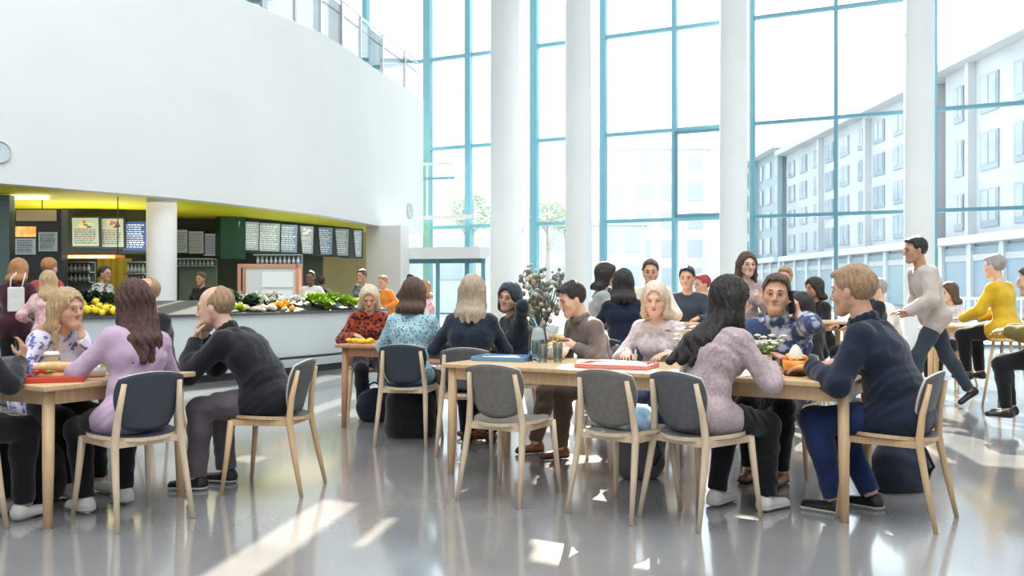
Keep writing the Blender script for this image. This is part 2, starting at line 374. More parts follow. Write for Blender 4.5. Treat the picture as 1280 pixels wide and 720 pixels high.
def hair_of(o, k, S, fem, style, m, h, length=.3, name='hair', lead=None, locks=(-1,1)):
    H, M = k['H'], k['hr']; s = S*(1.07 if not fem else 1.04); B = Soft()
    w = lambda x,y,z: H+(M[0]*x+M[1]*y+M[2]*z)*s
    thick = {'short':.015,'long':.019,'bob':.021,'bald':.0075,'tied':.015,'curly':.035,'hood':.026}[style] + max(0,h-.011)*1.6
    if style in ('short','tied','curly'):
        B.ell(w(0,-.014,.036), ((.076+thick*.62)*s,(.097+thick*.8)*s,(.086+thick*.9)*s), M, .02)
        if style == 'short':
            for x in (-1,0,1): B.cone(w(x*.034-.006,.062,.098-.010*abs(x)), w(x*.042,-.05,.108-.014*abs(x)), .022*s, .026*s, .02)
    else: B.ell(w(0,-.016,.036), ((.076+thick)*s,(.097+thick)*s,(.086+thick)*s), M, .02)
    if style in ('long','bob','hood'):
        L = length; d2 = k['d2']; sp = k['rt']; bk = -k['fw']
        for x in (-1,-.5,0,.5,1):
            a = w(x*.068,-.045-.035*(1-abs(x)),.0); n1 = w(x*.072,-.05-.035*(1-abs(x)),-.11)
            e = n1 - d2*max(L-.12,.01) + bk*(.03+.02*(1-abs(x))) + sp*x*.03
            if lead is not None: e = e+V3(*lead)
            B.cone(a, n1, .040*s, .036*s, .03); B.cone(n1, (n1+e)/2+bk*.015, .036*s, .034*s, .025); B.cone((n1+e)/2+bk*.015, e, .034*s, .020*s, .025)
        for x in (-1,1):
            B.cone(w(x*.080,.012,.03), w(x*.083,.0,-.10), .020*s, .024*s, .02)
            if style == 'long' and fem and L > .2 and x in locks: B.cone(w(x*.083,.0,-.10), w(x*.095,.01,-.10-L*.6), .024*s, .012*s, .02)
    if style == 'tied': B.cone(w(0,-.10,.03), w(0,-.135,-.0), .032*s, .026*s, .02); B.cone(w(0,-.135,0), w(0,-.13,-.14), .024*s, .012*s, .02)
    def warp(X,Y,Z):
        px,py,pz = X-H[0],Y-H[1],Z-H[2]; q = [px*M[i][0]+py*M[i][1]+pz*M[i][2] for i in range(3)]
        a = np.arctan2(q[0], -q[1]+.02)
        if style == 'curly': return .007*np.sin(q[0]*150)*np.sin(q[1]*140)*np.sin(q[2]*150)
        return .0030*np.sin(a*23+q[2]*14+3*np.sin(q[2]*25))+.0022*np.sin(a*47+q[2]*32+2*np.sin(q[2]*40+a*3))+.0016*np.sin(a*89-q[2]*20)
    def post(F,X,Y,Z):
        px,py,pz = X-H[0],Y-H[1],Z-H[2]; q = [(px*M[i][0]+py*M[i][1]+pz*M[i][2])/s for i in range(3)]
        if style == 'bald':
            al = np.maximum(np.minimum(-.010-q[1]-.25*q[2], q[2]+.080), np.minimum(.016-q[1], q[2]+.026)+np.minimum(.045-q[2],0))+.002*np.sin(q[0]*150+q[2]*90)
            ear = (np.sqrt(((np.abs(q[0])-.084)/.020)**2+((q[1]+.006)/.022)**2+((q[2]+.010)/.030)**2)-1)*.02
            return np.maximum(F, np.maximum(-al,-ear)*s)
        elif style in ('long','bob','hood'):
            e = np.sqrt((q[0]/.064)**2+((q[1]-.10)/.082)**2+((q[2]+.025)/.112)**2); A = (e-1)*.06
            return np.maximum(F, -A*s)
        else:
            jag = .0035*np.sin(q[0]*190+q[1]*60)+.002*np.sin(q[0]*77-q[1]*160)
            a1 = (q[2]-(.090-.95*np.maximum(.052-q[1],0))+1.6*np.maximum(np.abs(q[0])-.042,0))*.7; a2 = np.minimum(.020-q[1], q[2]+.026); a3 = np.minimum(-.026-q[1], q[2]+.082)
            al = np.maximum(np.maximum(a1,a2),a3)+jag
            ear = (np.sqrt(((np.abs(q[0])-.084)/.020)**2+((q[1]+.006)/.022)**2+((q[2]+.010)/.030)**2)-1)*.02
            return np.maximum(F, np.maximum(-al,-ear)*s)
        A = np.maximum(-cut, np.sqrt(q[0]**2+q[1]**2+q[2]**2)-.19)
        return np.maximum(F, -A*s)
    return np_mesh(name, B.mesh(h, warp, post=post), m, o)
def person(label, x, y, head, pz=.555, S=.93, fem=True, lean=14, side=0, twist=0, hd=(0,0,0), hands=(None,None), feet=((-.10,.42,.085),(.10,.40,.085)),
           hair=('long',None,.3), skin='skin_fair', top=None, sleeve=1., topname='sweater', pants=None, shoe=None, lvl=0, face=True, group=None, loose=.005, tailed=True,
           lead=None, neckf=0., legs=1., hunch=1.15, stoop=0., knee=None, belly=0., back=-.03, collar=None, scarf=None, wide=0., shirtname=None):
    k = skeleton(pz, lean, side, twist, hd, hands, feet, S, fem, hunch, neckf, knee, stoop)
    hs = (.0065,.009,.0115)[lvl]; hc = (.009,.013,.018)[lvl]
    B = Soft(); prims(B, k, S, fem, ('torso','hips','arms','hands','legs','feet'), belly=belly*.8); head_prims(B, k, S, fem)
    o = np_mesh('person', B.mesh(hs), MATS[skin]); a = R(head-90)
    fwv = Vector((math.cos(R(head)), math.sin(R(head)),0)); o.location = Vector((x,y,0))+fwv*back; o.rotation_euler = (0,0,a)
    tag(o, label, 'person', group)
    ph = random.uniform(0,6)
    def wr(X,Y,Z):
        a = np.sin(X*9+Y*14+Z*6+ph)*2.2+np.sin(X*-13+Z*11+ph)*1.5
        return .0050*np.abs(np.sin(X*14+Y*22+Z*24+a))+.0036*np.abs(np.sin(X*-31+Y*19+Z*37+a*1.4+ph))-.0048
    B = Soft(); prims(B, k, S, fem, ('torso','arms')+(('hips','hem') if tailed else ()), g=.009+(.003 if tailed else 0), gl=loose, sleeve=sleeve, belly=belly)
    t = np_mesh(topname, B.mesh(hc, wr), top, o)
    if collar:
        B = Soft()
        nb, d2 = k['nb'], k['d2']; n = 10; up = unit(d2+V3(0,-.15,.3)); ex = k['rt']; ey = np.cross(up,ex)
        for i in range(n):
            t0, t1 = 2*math.pi*i/n, 2*math.pi*(i+1)/n
            p = [nb+up*(.004+.012*(-math.sin(t)))+ex*math.cos(t)*.064*S+ey*math.sin(t)*.066*S for t in (t0,t1)]
            B.cone(p[0], p[1], .017, .017, .012, up, .6)
        np_mesh('collar', B.mesh(hs), top, t)
    B = Soft(); prims(B, k, S, fem, ('hips','legs'), g=.009, gl=.006, leg=legs, wide=wide)
    np_mesh('trousers', B.mesh(hc, wr), pants, o)
    for i in (0,1):
        f, u = k['ft'][i]; an = k['an'][i]; B = Soft(); r = np.cross(f,u)
        B.cone(an-u*.005*S-f*.015*S, an-u*.045*S-f*.03*S, .040*S, .040*S, .02, capa=True); B.cone(an-u*.048*S-f*.03*S, an-u*.058*S+f*.145*S, .036*S, .028*S, .025, r, .78)
        def post(F,X,Y,Z,an=an,u=u): return np.maximum(F, -((X-an[0])*u[0]+(Y-an[1])*u[1]+(Z-an[2])*u[2]+.084*S))
        sh_ = np_mesh('shoe', B.mesh(hs*1.15, post=post), shoe, o)
        if lvl == 0:
            def post2(F,X,Y,Z,an=an,u=u):
                q = (X-an[0])*u[0]+(Y-an[1])*u[1]+(Z-an[2])*u[2]; return np.maximum(np.maximum(F, -(q+.0845*S)), q+.062*S)
            np_mesh('sole', B.mesh(hs, post=post2, inflate=.005), MATS['sole_dark' if shoe.name == 'shoe_brown' else 'sole_pale'], sh_)
    if hair[0]: hair_of(o, k, S, fem, hair[0], hair[1], (.0065,.010,.014)[lvl], hair[2] if len(hair)>2 else .3, lead=lead, locks=hair[3] if len(hair)>3 else (-1,1), name='hair' if hair[0]!='hood' else 'headscarf')
    if face: face_parts(o, k, S, fem, MATS['iris'], hair[1] if hair[1] else MATS['iris'], MATS['lip' if fem else 'lip_pale'], lvl)
    o['_k'] = 0; del o['_k']
    return o, k
def to_world(o, p): 
    a = o.rotation_euler.z; c, s = math.cos(a), math.sin(a); l = o.location
    return Vector((l.x+c*p[0]-s*p[1], l.y+s*p[0]+c*p[1], l.z+p[2]))
def to_local(o, p):
    a = o.rotation_euler.z; c, s = math.cos(a), math.sin(a); dx, dy = p[0]-o.location.x, p[1]-o.location.y
    return (c*dx+s*dy, -s*dx+c*dy, p[2])
mat('eye_white', (.62,.58,.55), .3); mat('iris', (.09,.06,.04), .2); mat('lip', (.52,.20,.18), .4); mat('lip_pale', (.55,.30,.25), .5)
skinmat('skin_fair', (.78,.52,.40)); skinmat('skin_warm', (.70,.42,.29)); skinmat('skin_tan', (.52,.30,.19)); skinmat('skin_deep', (.22,.12,.075))
hairmat('hair_auburn', (.045,.018,.015), (.13,.055,.042)); hairmat('hair_brown', (.05,.03,.02), (.15,.09,.06)); hairmat('hair_dark', (.012,.010,.010), (.05,.04,.036))
hairmat('hair_blonde', (.40,.25,.12), (.72,.52,.30)); hairmat('hair_ash', (.34,.25,.17), (.62,.50,.37)); hairmat('hair_pale', (.62,.50,.34), (.86,.76,.60)); hairmat('hair_ginger', (.36,.15,.06), (.62,.30,.13)); hairmat('hair_sandy', (.30,.18,.10), (.52,.34,.20)); hairmat('hair_grey', (.25,.23,.22), (.5,.47,.45))
mat('eye_shade', (.20,.14,.11), .5)
mat('sole_pale', (.62,.61,.58), .6); mat('sole_dark', (.05,.03,.02), .6)
# ------------------------------------------------------------------ palette
M_wall = mat('wall_white', (.80,.822,.828), .6, col2=(.76,.785,.795), scale=.6, lo=.3, hi=.7)
M_oak = wood('oak', (.62,.40,.21), (.74,.52,.30)); M_oak_pale = wood('oak_pale', (.66,.50,.34), (.76,.61,.44)); M_oak_red = wood('oak_red', (.46,.22,.10), (.58,.31,.16))
M_shell = mat('chair_shell', (.105,.108,.115), .55, col2=(.13,.133,.14), scale=40, bump=.03, bscale=200)
M_shell2 = mat('chair_shell_taupe', (.17,.155,.14), .5, col2=(.20,.185,.165), scale=40, bump=.03, bscale=200)
M_teal_glare = mat('teal_frame_glare', (.22,.50,.61), .4, metal=.2); M_teal_dk = mat('teal_frame_dark', (.13,.32,.40), .4, metal=.2); M_steel = mat('steel', (.55,.57,.58), .3, metal=1.)  # the paler teal has window glare mixed into its colour
M_dark = mat('dark_panel', (.018,.026,.032), .45); M_green = mat('dark_green', (.01,.085,.055), .5); M_black = mat('black', (.012,.012,.014), .5)
M_white = mat('white_gloss', (.86,.87,.87), .3); M_paper = mat('paper', (.88,.87,.85), .8); M_copper = mat('copper', (.72,.36,.24), .35, metal=.7)
M_beige = mat('beige_wall', (.62,.52,.34), .7, col2=(.56,.46,.29), scale=1.5); M_grey = mat('grey', (.35,.37,.38), .6)
M_glass = glassmat('window_glass', (.945,.98,1.), .5); M_clear = glassmat('clear_glass', (.93,.96,.96), .9)
# soffit: lime yellow
M_lime = mat('lime_soffit', (.80,.66,.006), .6, col2=(.64,.72,.01), scale=.35, lo=.35, hi=.65)
# polished concrete floor
m, nt, b = _nt('polished_concrete'); N = nt.nodes.new; L = nt.links.new
tc = N('ShaderNodeTexCoord'); n1 = N('ShaderNodeTexNoise'); n1.inputs['Scale'].default_value = .7; n1.inputs['Detail'].default_value = 8
n2 = N('ShaderNodeTexNoise'); n2.inputs['Scale'].default_value = 60; n2.inputs['Detail'].default_value = 3
L(tc.outputs['Object'], n1.inputs['Vector']); L(tc.outputs['Object'], n2.inputs['Vector'])
cr = N('ShaderNodeValToRGB'); cr.color_ramp.elements[0].position=.3; cr.color_ramp.elements[1].position=.72
cr.color_ramp.elements[0].color=(.30,.297,.294,1); cr.color_ramp.elements[1].color=(.40,.40,.402,1); L(n1.outputs['Fac'], cr.inputs['Fac'])
mx = N('ShaderNodeMix'); mx.data_type='RGBA'; mx.blend_type='MULTIPLY'; mx.inputs['Factor'].default_value=.25; L(cr.outputs['Color'], mx.inputs[6]); L(n2.outputs['Fac'], mx.inputs[7]); L(mx.outputs[2], b.inputs['Base Color'])
mr = N('ShaderNodeMapRange'); mr.inputs['To Min'].default_value=.14; mr.inputs['To Max'].default_value=.27; L(n1.outputs['Fac'], mr.inputs['Value']); L(mr.outputs[0], b.inputs['Roughness'])
bp = N('ShaderNodeBump'); bp.inputs['Strength'].default_value=.02; bp.inputs['Distance'].default_value=.01; L(n2.outputs['Fac'], bp.inputs['Height']); L(bp.outputs['Normal'], b.inputs['Normal'])
b.inputs['Specular IOR Level'].default_value=.8; b.inputs['Coat Weight'].default_value=.9; b.inputs['Coat Roughness'].default_value=.09; b.inputs['Coat IOR'].default_value=1.55; M_floor = m
# ------------------------------------------------------------------ room shell
WD = 24.0; wth = R(26.5); wdir = Vector((math.cos(wth), -math.sin(wth), 0)); win = Vector((-math.sin(wth), -math.cos(wth), 0)); W0 = Vector((0,WD,0)); WRZ = -wth
def wpt(s, z=0., off=0.): return W0 + wdir*s + win*off + Vector((0,0,z))
def s_of(px):
    t = (px-640)/F_PX; return t*WD/(math.cos(wth)+t*math.sin(wth))
FX0, FX1, FY0 = -14.0, 15.5, -4.0
def on_wall_y(x): return WD - (x)*math.tan(wth)
poly = [(FX0,FY0),(FX1,FY0),(FX1,on_wall_y(FX1)),(FX0,on_wall_y(FX0))]
bm = NB(); prism(bm, poly, -.2, 0); struct('floor', bm, M_floor)
bm = NB(); prism(bm, poly, 16.0, 16.2); struct('ceiling', bm, M_wall)
bm = NB(); box(bm, ((FX0+FX1)/2,FY0-.1,8), (FX1-FX0,.2,16)); struct('wall_back', bm, M_wall)
bm = NB(); box(bm, (FX0-.1,(FY0+on_wall_y(FX0))/2,8), (.2,on_wall_y(FX0)-FY0,16)); struct('wall_left', bm, M_wall)
bm = NB(); box(bm, (FX1+.1,(FY0+on_wall_y(FX1))/2,8), (.2,on_wall_y(FX1)-FY0,16)); struct('wall_right', bm, M_wall)
# sun: direction of travel
SUN_AZ = Vector((-.16,-1,0)).normalized(); SUN_EL = R(33)
SDIR = Vector((SUN_AZ.x*math.cos(SUN_EL), SUN_AZ.y*math.cos(SUN_EL), -math.sin(SUN_EL)))
def sun_hit(p):
    p = Vector(p); nn = -win; t = (W0-p).dot(nn)/(-SDIR.dot(nn)); q = p - SDIR*t; return (q-W0).dot(wdir), q.z
# upper wall above the glazing, its unseen slots made up for the sun streaks
S_L, S_R = (FX0)/math.cos(wth), (FX1)/math.cos(wth)
GZ = 9.9
slots = []
def slot(px0, py0, px1, py1, w):
    """made-up slot that lets the sun reach the floor from (px0,py0) to (px1,py1) of the photo"""
    a = at(px0, F_PX*CAM_H/(py0-360)); c = at(px1, F_PX*CAM_H/(py1-360)); s0, z0 = sun_hit(a); s1, z1 = sun_hit(c)
    slots.append(((s0+s1)/2-w/2, (s0+s1)/2+w/2, min(z0,z1), max(z0,z1)))
slot(392,618,270,775,.32); slot(540,668,575,720,.10); slot(690,600,700,700,.20); slot(760,610,775,720,.50); slot(920,640,965,720,.17); slot(1110,660,1135,690,.16); slot(700,655,690,720,.30); slot(850,672,870,720,.2); slot(470,640,455,700,.14)
slot(640,490,620,600,.55); slot(735,500,735,620,.50); slot(1195,535,1205,566,.35); slot(985,505,980,560,.25); slot(880,590,880,640,.12); slot(590,560,590,640,.15); slot(310,566,300,585,.30)
slots.sort(); cl = []; cur = S_L
bm = NB()
def wallbox(s0,s1,z0,z1,th=.25,mi=0,off=-.05):
    if s1-s0 < 1e-3 or z1-z0 < 1e-3: return
    box(bm, wpt((s0+s1)/2,(z0+z1)/2,off), (s1-s0,th,z1-z0), WRZ, mi)
bk = sorted({S_L,S_R,*[x for s in slots for x in s[:2]]})
for s0, s1 in zip(bk, bk[1:]):
    mid = (s0+s1)/2; hs = sorted((max(GZ,s[2]),min(16,s[3])) for s in slots if s[0] < mid < s[1]); z = GZ
    for h0, h1 in hs:
        if h0 > z: wallbox(s0,s1,z,h0)
        z = max(z,h1)
    wallbox(s0,s1,z,16)
struct('wall_front_sun_slots', bm, M_wall)  # out of view; openings shaped only to place sun on the floor
# columns in front of the glazing
def col_px(px): return s_of(px)
for i, (px, r, lab) in enumerate(((640,.40,'widest'),(730,.33,'second'),(921,.31,'third'),(1150,.30,'fourth'))):
    bm = NB(); p = wpt(s_of(px),0,.35); lathe(bm, [(r,0),(r,10.3),(0,10.3)], p, 32); struct('trim_%d'%(i+1), bm, M_wall)
for j, s in enumerate((s_of(1150)+3.9, s_of(1150)+7.8-.2)):
    bm = NB(); lathe(bm, [(.30,0),(.30,10.3),(0,10.3)], wpt(s,0,.35), 32); struct('trim_%d'%(5+j), bm, M_wall)
# glazing bays: frame + panes, one window object per bay
rows = [.02, 2.86, 5.0, 7.43, 9.9]
bays = [(S_L+.1, s_of(455), [s_of(330), s_of(395)], .16), (s_of(455), s_of(531), [], .16), (s_of(531), s_of(621), [s_of(583)], .22), (s_of(664), s_of(715), [], .20), (s_of(751), s_of(906), [s_of(841)], .15), (s_of(938), s_of(1134), [s_of(1043)], .10), (s_of(1166), s_of(1166)+3.5, [s_of(1166)+1.75], .09), (s_of(1166)+3.6, S_R-.1, [s_of(1166)+5.4, s_of(1166)+7], .09)]
for i, (a, c, mids, w) in enumerate(bays):
    fm = M_teal_glare if i < 5 else M_teal_dk
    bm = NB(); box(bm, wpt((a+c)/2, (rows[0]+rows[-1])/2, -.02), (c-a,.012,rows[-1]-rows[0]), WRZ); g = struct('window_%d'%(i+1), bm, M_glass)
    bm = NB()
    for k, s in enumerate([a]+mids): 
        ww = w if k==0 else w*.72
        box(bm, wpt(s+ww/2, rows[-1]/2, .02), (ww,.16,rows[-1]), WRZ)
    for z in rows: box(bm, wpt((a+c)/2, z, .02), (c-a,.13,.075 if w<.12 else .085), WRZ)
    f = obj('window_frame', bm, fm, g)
    if i == 4:   # an opening light, doubled frame
        bm = NB(); s0, s1 = s_of(845), s_of(905)
        for s in (s0+.02, s1-.02): box(bm, wpt(s, (rows[1]+rows[2])/2, .08), (.07,.06,rows[2]-rows[1]-.1), WRZ)
        for z in (rows[1]+.08, rows[2]-.08): box(bm, wpt((s0+s1)/2, z, .08), (s1-s0,.06,.07), WRZ)
        obj('opening_light', bm, M_teal_dk, g)
# the white drum over the servery
edge = [(-12.5,9.3),(-9.6,10.6),(-7.9,11.8),(-7.0,12.55),(-6.3,13.4),(-5.5,14.4),(-4.95,15.35),(-4.5,16.3),(-4.1,17.2),(-3.76,18.0),(-3.5,19.0),(-3.3,20.0),(-3.03,21.4),(-2.7,22.9),(-2.36,24.5)]
def smooth(pts, n=4):
    out = []
    for i in range(len(pts)-1):
        p0 = pts[max(i-1,0)]; p1 = pts[i]; p2 = pts[i+1]; p3 = pts[min(i+2,len(pts)-1)]
        for j in range(n):
            t = j/n; out.append(tuple(.5*((2*p1[k])+(-p0[k]+p2[k])*t+(2*p0[k]-5*p1[k]+4*p2[k]-p3[k])*t*t+(-p0[k]+3*p1[k]-3*p2[k]+p3[k])*t**3) for k in range(2)))
    return out+[pts[-1]]
EDG = smooth(edge)
def offs(pts, d):
    out = []
    for i, p in enumerate(pts):
        a = Vector(pts[max(i-1,0)]); c = Vector(pts[min(i+1,len(pts)-1)]); t = (c-a).normalized(); n = Vector((t.y,-t.x)); out.append((p[0]+n.x*d, p[1]+n.y*d))
    return out
DZ0, DZ1 = 2.65, 6.22
def ribbon(bm, pts, z0, z1, th, mi=0):
    inn = offs(pts, -th); n = len(pts); vs = [[bm.verts.new((x,y,z)) for x,y in P_] for P_ in (pts,inn) for z in (z0,z1)]
    o0,o1,i0,i1 = vs
    for k in range(n-1):
        for q, sm in (((o0[k],o0[k+1],o1[k+1],o1[k]),1),((i0[k+1],i0[k],i1[k],i1[k+1]),1),((o1[k],o1[k+1],i1[k+1],i1[k]),0),((o0[k+1],o0[k],i0[k],i0[k+1]),0)):
            f = bm.faces.new(q); f.material_index = mi
    for k in (0,n-1): f = bm.faces.new((o0[k],o1[k],i1[k],i0[k])); f.material_index = mi
bm = NB(); ribbon(bm, EDG, DZ0, DZ1, .25); struct('wall_drum', bm, M_wall)
# underside of the drum (lime) and its upper deck
back_in = [(FX0,on_wall_y(FX0)-.3),(FX0,9.3)]
inn = offs(EDG,-.25)
bm = NB(); prism(bm, inn+[(-2.66,24.45),(-13.9,24.45),(-13.9,9.3)], DZ0+.02, DZ0+.25); struct('ceiling_soffit', bm, M_lime)
bm = NB(); prism(bm, inn+[(-2.66,24.45),(-13.9,24.45),(-13.9,9.3)], 5.2, 5.4); struct('floor_upper', bm, M_wall)
# balustrade on top of the drum
bal = thing('glass_balustrade', 'glass balustrade with steel posts along the top of the curved white wall', 'balustrade', (0,0,0))
cen = offs(EDG,-.12); bm = NB(); tube(bm, [(x,y,DZ1+1.0) for x,y in cen[8:]], .028, 8); obj('handrail', bm, M_steel, bal)
bm = NB(); tube(bm, [(x,y,DZ1+.72) for x,y in cen[8:]], .014, 8); obj('middle_rail', bm, M_steel, bal)
bm = NB(); ribbon(bm, offs(EDG,-.10)[8:], DZ1+.06, DZ1+.9, .012); obj('glass_panel', bm, M_clear, bal)
for k in range(9, len(cen), 4):
    x, y = cen[k]; bm = NB(); box(bm, (x,y,DZ1+.5), (.05,.05,1.0)); box(bm, (x,y,DZ1+.02), (.12,.12,.04)); obj('post', bm, M_steel, bal)
# drum end: pier, kitchen back walls
def wallseg(name, a, c, z0, z1, th, m_):
    a, c = Vector((*a,0)), Vector((*c,0)); d = c-a; bm = NB(); box(bm, ((a+c)/2+Vector((0,0,(z0+z1)/2))), (d.length,th,z1-z0), math.atan2(d.y,d.x)); return struct(name, bm, m_)
wallseg('wall_pier', at(463,21.6)[:2], at(506,21.0)[:2], 0, DZ0, .3, M_wall)
wallseg('wall_kitchen_right', at(395,23.9)[:2], at(468,23.5)[:2], 0, DZ0, .15, M_beige)
M_kback = mat('kitchen_back', (.13,.17,.13), .35, col2=(.10,.14,.12), scale=.8)
wallseg('wall_kitchen_back', (-13.8,20.8), (-4.6,22.4), 0, DZ0, .15, M_kback)
wallseg('wall_kitchen_left', at(-40,14.2)[:2], at(15,14.2)[:2], 0, DZ0, .15, mat('blue_grey_panel', (.10,.17,.21), .5))
# round column under the drum
bm = NB(); lathe(bm, [(.235,0),(.235,DZ0+.02)], at(202,14.95), 32); struct('trim_column', bm, M_wall)
# entrance vestibule beside the drum
vest = thing('entrance_vestibule', 'low white entrance canopy with teal framed glass doors beside the curved wall', 'entrance', (0,0,0))
a, c = at(497,21.6), at(606,21.0)
bm = NB(); bar(bm, a+Vector((0,0,2.02)), c+Vector((0,0,2.02)), .7, .26); obj('canopy', bm, M_wall, vest)
bm = NB()
for px in (508,548,584,604):
    p = a.lerp(c,(px-497)/109); box(bm, p+Vector((0,0,.95)), (.09,.09,1.9))
bar(bm, a+Vector((.1,0,1.84)), c+Vector((0,0,1.84)), .09, .10); obj('door_frame', bm, M_teal_dk, vest)
bm = NB(); bar(bm, a+Vector((.25,0,.92)), c+Vector((-.1,0,.92)), .015, 1.75); obj('door_glass', bm, M_clear, vest)
# steel bridge rails by the left glazing
gb = thing('gallery_rail', 'thin pale gallery rail crossing the glazing left of the widest column', 'railing', (0,0,0))
bm = NB(); bar(bm, wpt(s_of(528),4.55,.5), wpt(s_of(580),4.5,.5), .05,.06); obj('top_rail', bm, M_white, gb)
bm = NB(); bar(bm, wpt(s_of(528),4.15,.5), wpt(s_of(580),4.12,.5), .05,.07); obj('lower_rail', bm, M_teal_glare, gb)
bm = NB(); bar(bm, wpt(s_of(528),3.1,.5), wpt(s_of(606),3.08,.5), .12,.10); obj('sill_beam', bm, M_white, gb)
for px in (534,546,575):
    bm = NB(); bar(bm, wpt(s_of(px),3.05,.5), wpt(s_of(px),4.55,.5), .05,.05); obj('post', bm, M_white, gb)
# clocks
def drum_pt(px):
    best = min(EDG, key=lambda p: abs(640+F_PX*p[0]/p[1]-px)); i = EDG.index(best); a = Vector(EDG[max(i-1,0)]); c = Vector(EDG[min(i+1,len(EDG)-1)]); t = (c-a).normalized()
    return Vector((*best,0)), Vector((t.y,-t.x,0))
for px, py, r, lab in ((512,264,.20,'small pale round wall clock near the right end of the curved wall'),(4,190,.15,'round grey wall clock cut by the left edge of the picture')):
    p, n = drum_pt(px); z = CAM_H+(360-py)*p.y/F_PX; ck = thing('wall_clock', lab, 'clock', p+n*.005+Vector((0,0,z)), math.atan2(n.y,n.x)-math.pi/2, None)
    def rot(bm): bmesh.ops.rotate(bm, verts=bm.verts, cent=(0,0,0), matrix=Matrix.Rotation(-math.pi/2,3,'X'))
    bm = NB(); lathe(bm, [(0,0),(r,0),(r,.03),(r*.92,.035),(r*.90,.02)], (0,0,0), 28); rot(bm); obj('rim', bm, mat('clock_rim',(.55,.60,.62),.4), ck)
    bm = NB(); lathe(bm, [(r*.91,.018),(0,.020)], (0,0,0), 28); rot(bm); obj('dial', bm, mat('clock_dial',(.60,.70,.72),.5), ck)
    bm = NB(); box(bm, (0,.024,r*.28), (.014,.006,r*.56)); box(bm, (r*.2,.024,0), (r*.42,.006,.016)); obj('hands', bm, M_grey, ck)
# ------------------------------------------------------------------ outside
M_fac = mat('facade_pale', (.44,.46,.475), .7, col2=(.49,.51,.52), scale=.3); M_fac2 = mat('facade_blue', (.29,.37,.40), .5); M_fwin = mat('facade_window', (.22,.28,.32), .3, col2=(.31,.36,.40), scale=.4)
bm = NB(); prism(bm, [(-80,on_wall_y(-80)+.3),(70,on_wall_y(70)+.3),(90,130),(-90,130)], -.25, -.05); struct('ground_outside', bm, mat('paving', (.50,.52,.54), .8, col2=(.44,.46,.48), scale=.4))
M_fpane = mat('facade_pane', (.27,.33,.37), .12, col2=(.36,.41,.45), scale=.4)
def block(label, x0, y0, y1, zt, floors, bw, wallm, groundm, zg=3.2, depth=9, name='office_building', xr=None, fin=True):
    """street block whose facade runs away from the viewer along x = x0"""
    t = thing(name, label, 'building', (x0,y0,0)); Lf = y1-y0
    bm = NB(); box(bm, (depth/2,Lf/2,zt/2), (depth,Lf,zt)); obj('wall', bm, wallm, t)
    bm = NB(); box(bm, (depth/2-.3,Lf/2,zt+.18), (depth+1.0,Lf+.6,.36)); obj('roof', bm, M_fac, t)
    bm = NB(); box(bm, (-.06,Lf/2,zg/2+.1), (.12,Lf-.4,zg-.5)); obj('shopfront', bm, groundm, t)
    bm = NB(); box(bm, (-.3,Lf/2,zg+.15), (.7,Lf,.35)); obj('cornice', bm, mat('cornice',(.56,.60,.62),.7), t)
    bm = NB(); box(bm, (-.14,Lf/2,zg*.80), (.06,Lf-.6,.28)); obj('fascia', bm, M_fac, t)
    for k in range(int(Lf/bw)+1): bm = NB(); box(bm, (-.16,k*Lf/int(Lf/bw),zg/2), (.22,.36,zg)); obj('pier', bm, mat('cornice',(.56,.60,.62),.7), t)
    fh = (zt-zg-.6)/floors; nb_ = int(Lf/bw)
    for f in range(floors):
        for k in range(nb_):
            yc = (k+.5)*Lf/nb_; bm = NB(); z0 = zg+.65+f*fh; h = fh*.66; w = bw*(.62 if (k%3) else .36)
            box(bm, (-.02,yc,z0+h/2), (.10,w,h)); wn = obj('window', bm, M_fwin, t)
            bm = NB(); box(bm, (-.075,yc-w*.22,z0+h*.56), (.03,w*.36,h*.80)); box(bm, (-.075,yc+w*.22,z0+h*.56), (.03,w*.36,h*.80)); obj('pane', bm, M_fpane, wn)
    if fin:
        for k in range(0, nb_, 3):
            bm = NB(); box(bm, (-.18,k*Lf/nb_,zt/2+zg/2), (.36,.28,zt-zg)); obj('fin', bm, wallm, t)
    return t
block('pale blue office block with tall windows and dark shopfront, at the right edge outside', 20.5, 24.5, 43.5, 11.2, 3, 2.4, M_fac, mat('shop_blue',(.26,.34,.40),.3))
block('hazy terrace of pale upper windows behind the glass between the two right columns', 20.3, 44.2, 68, 11.0, 4, 2.4, M_fac, M_fac2)
t2 = block('teal glass end block farthest down the street outside', 20.1, 68.5, 80, 11.6, 4, 2.0, M_fac2, M_fac2)
M_farw_haze = mat('far_window_haze', (.52,.56,.58), .4)  # window colour paled towards the walls to stand in for haze
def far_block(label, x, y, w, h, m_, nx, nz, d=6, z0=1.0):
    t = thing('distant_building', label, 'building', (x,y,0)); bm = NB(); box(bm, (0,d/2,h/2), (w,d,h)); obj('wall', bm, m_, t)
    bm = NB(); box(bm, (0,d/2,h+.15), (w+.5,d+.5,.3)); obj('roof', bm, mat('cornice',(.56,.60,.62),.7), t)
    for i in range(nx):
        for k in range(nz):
            bm = NB(); box(bm, (-w/2+(i+.5)*w/nx,-.03,z0+(k+.5)*(h-z0)/nz), (w/nx*.55,.08,(h-z0)/nz*.6)); obj('window', bm, M_farw_haze, t)
    return t
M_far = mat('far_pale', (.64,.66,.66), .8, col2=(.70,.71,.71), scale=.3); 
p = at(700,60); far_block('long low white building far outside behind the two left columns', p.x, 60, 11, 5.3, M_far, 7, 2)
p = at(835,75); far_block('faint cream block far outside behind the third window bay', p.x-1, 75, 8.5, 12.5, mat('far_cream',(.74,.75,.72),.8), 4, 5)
p = at(560,45); far_block('pale low house outside left of the widest column', p.x-1, 45, 9, 4.2, M_far, 4, 1)
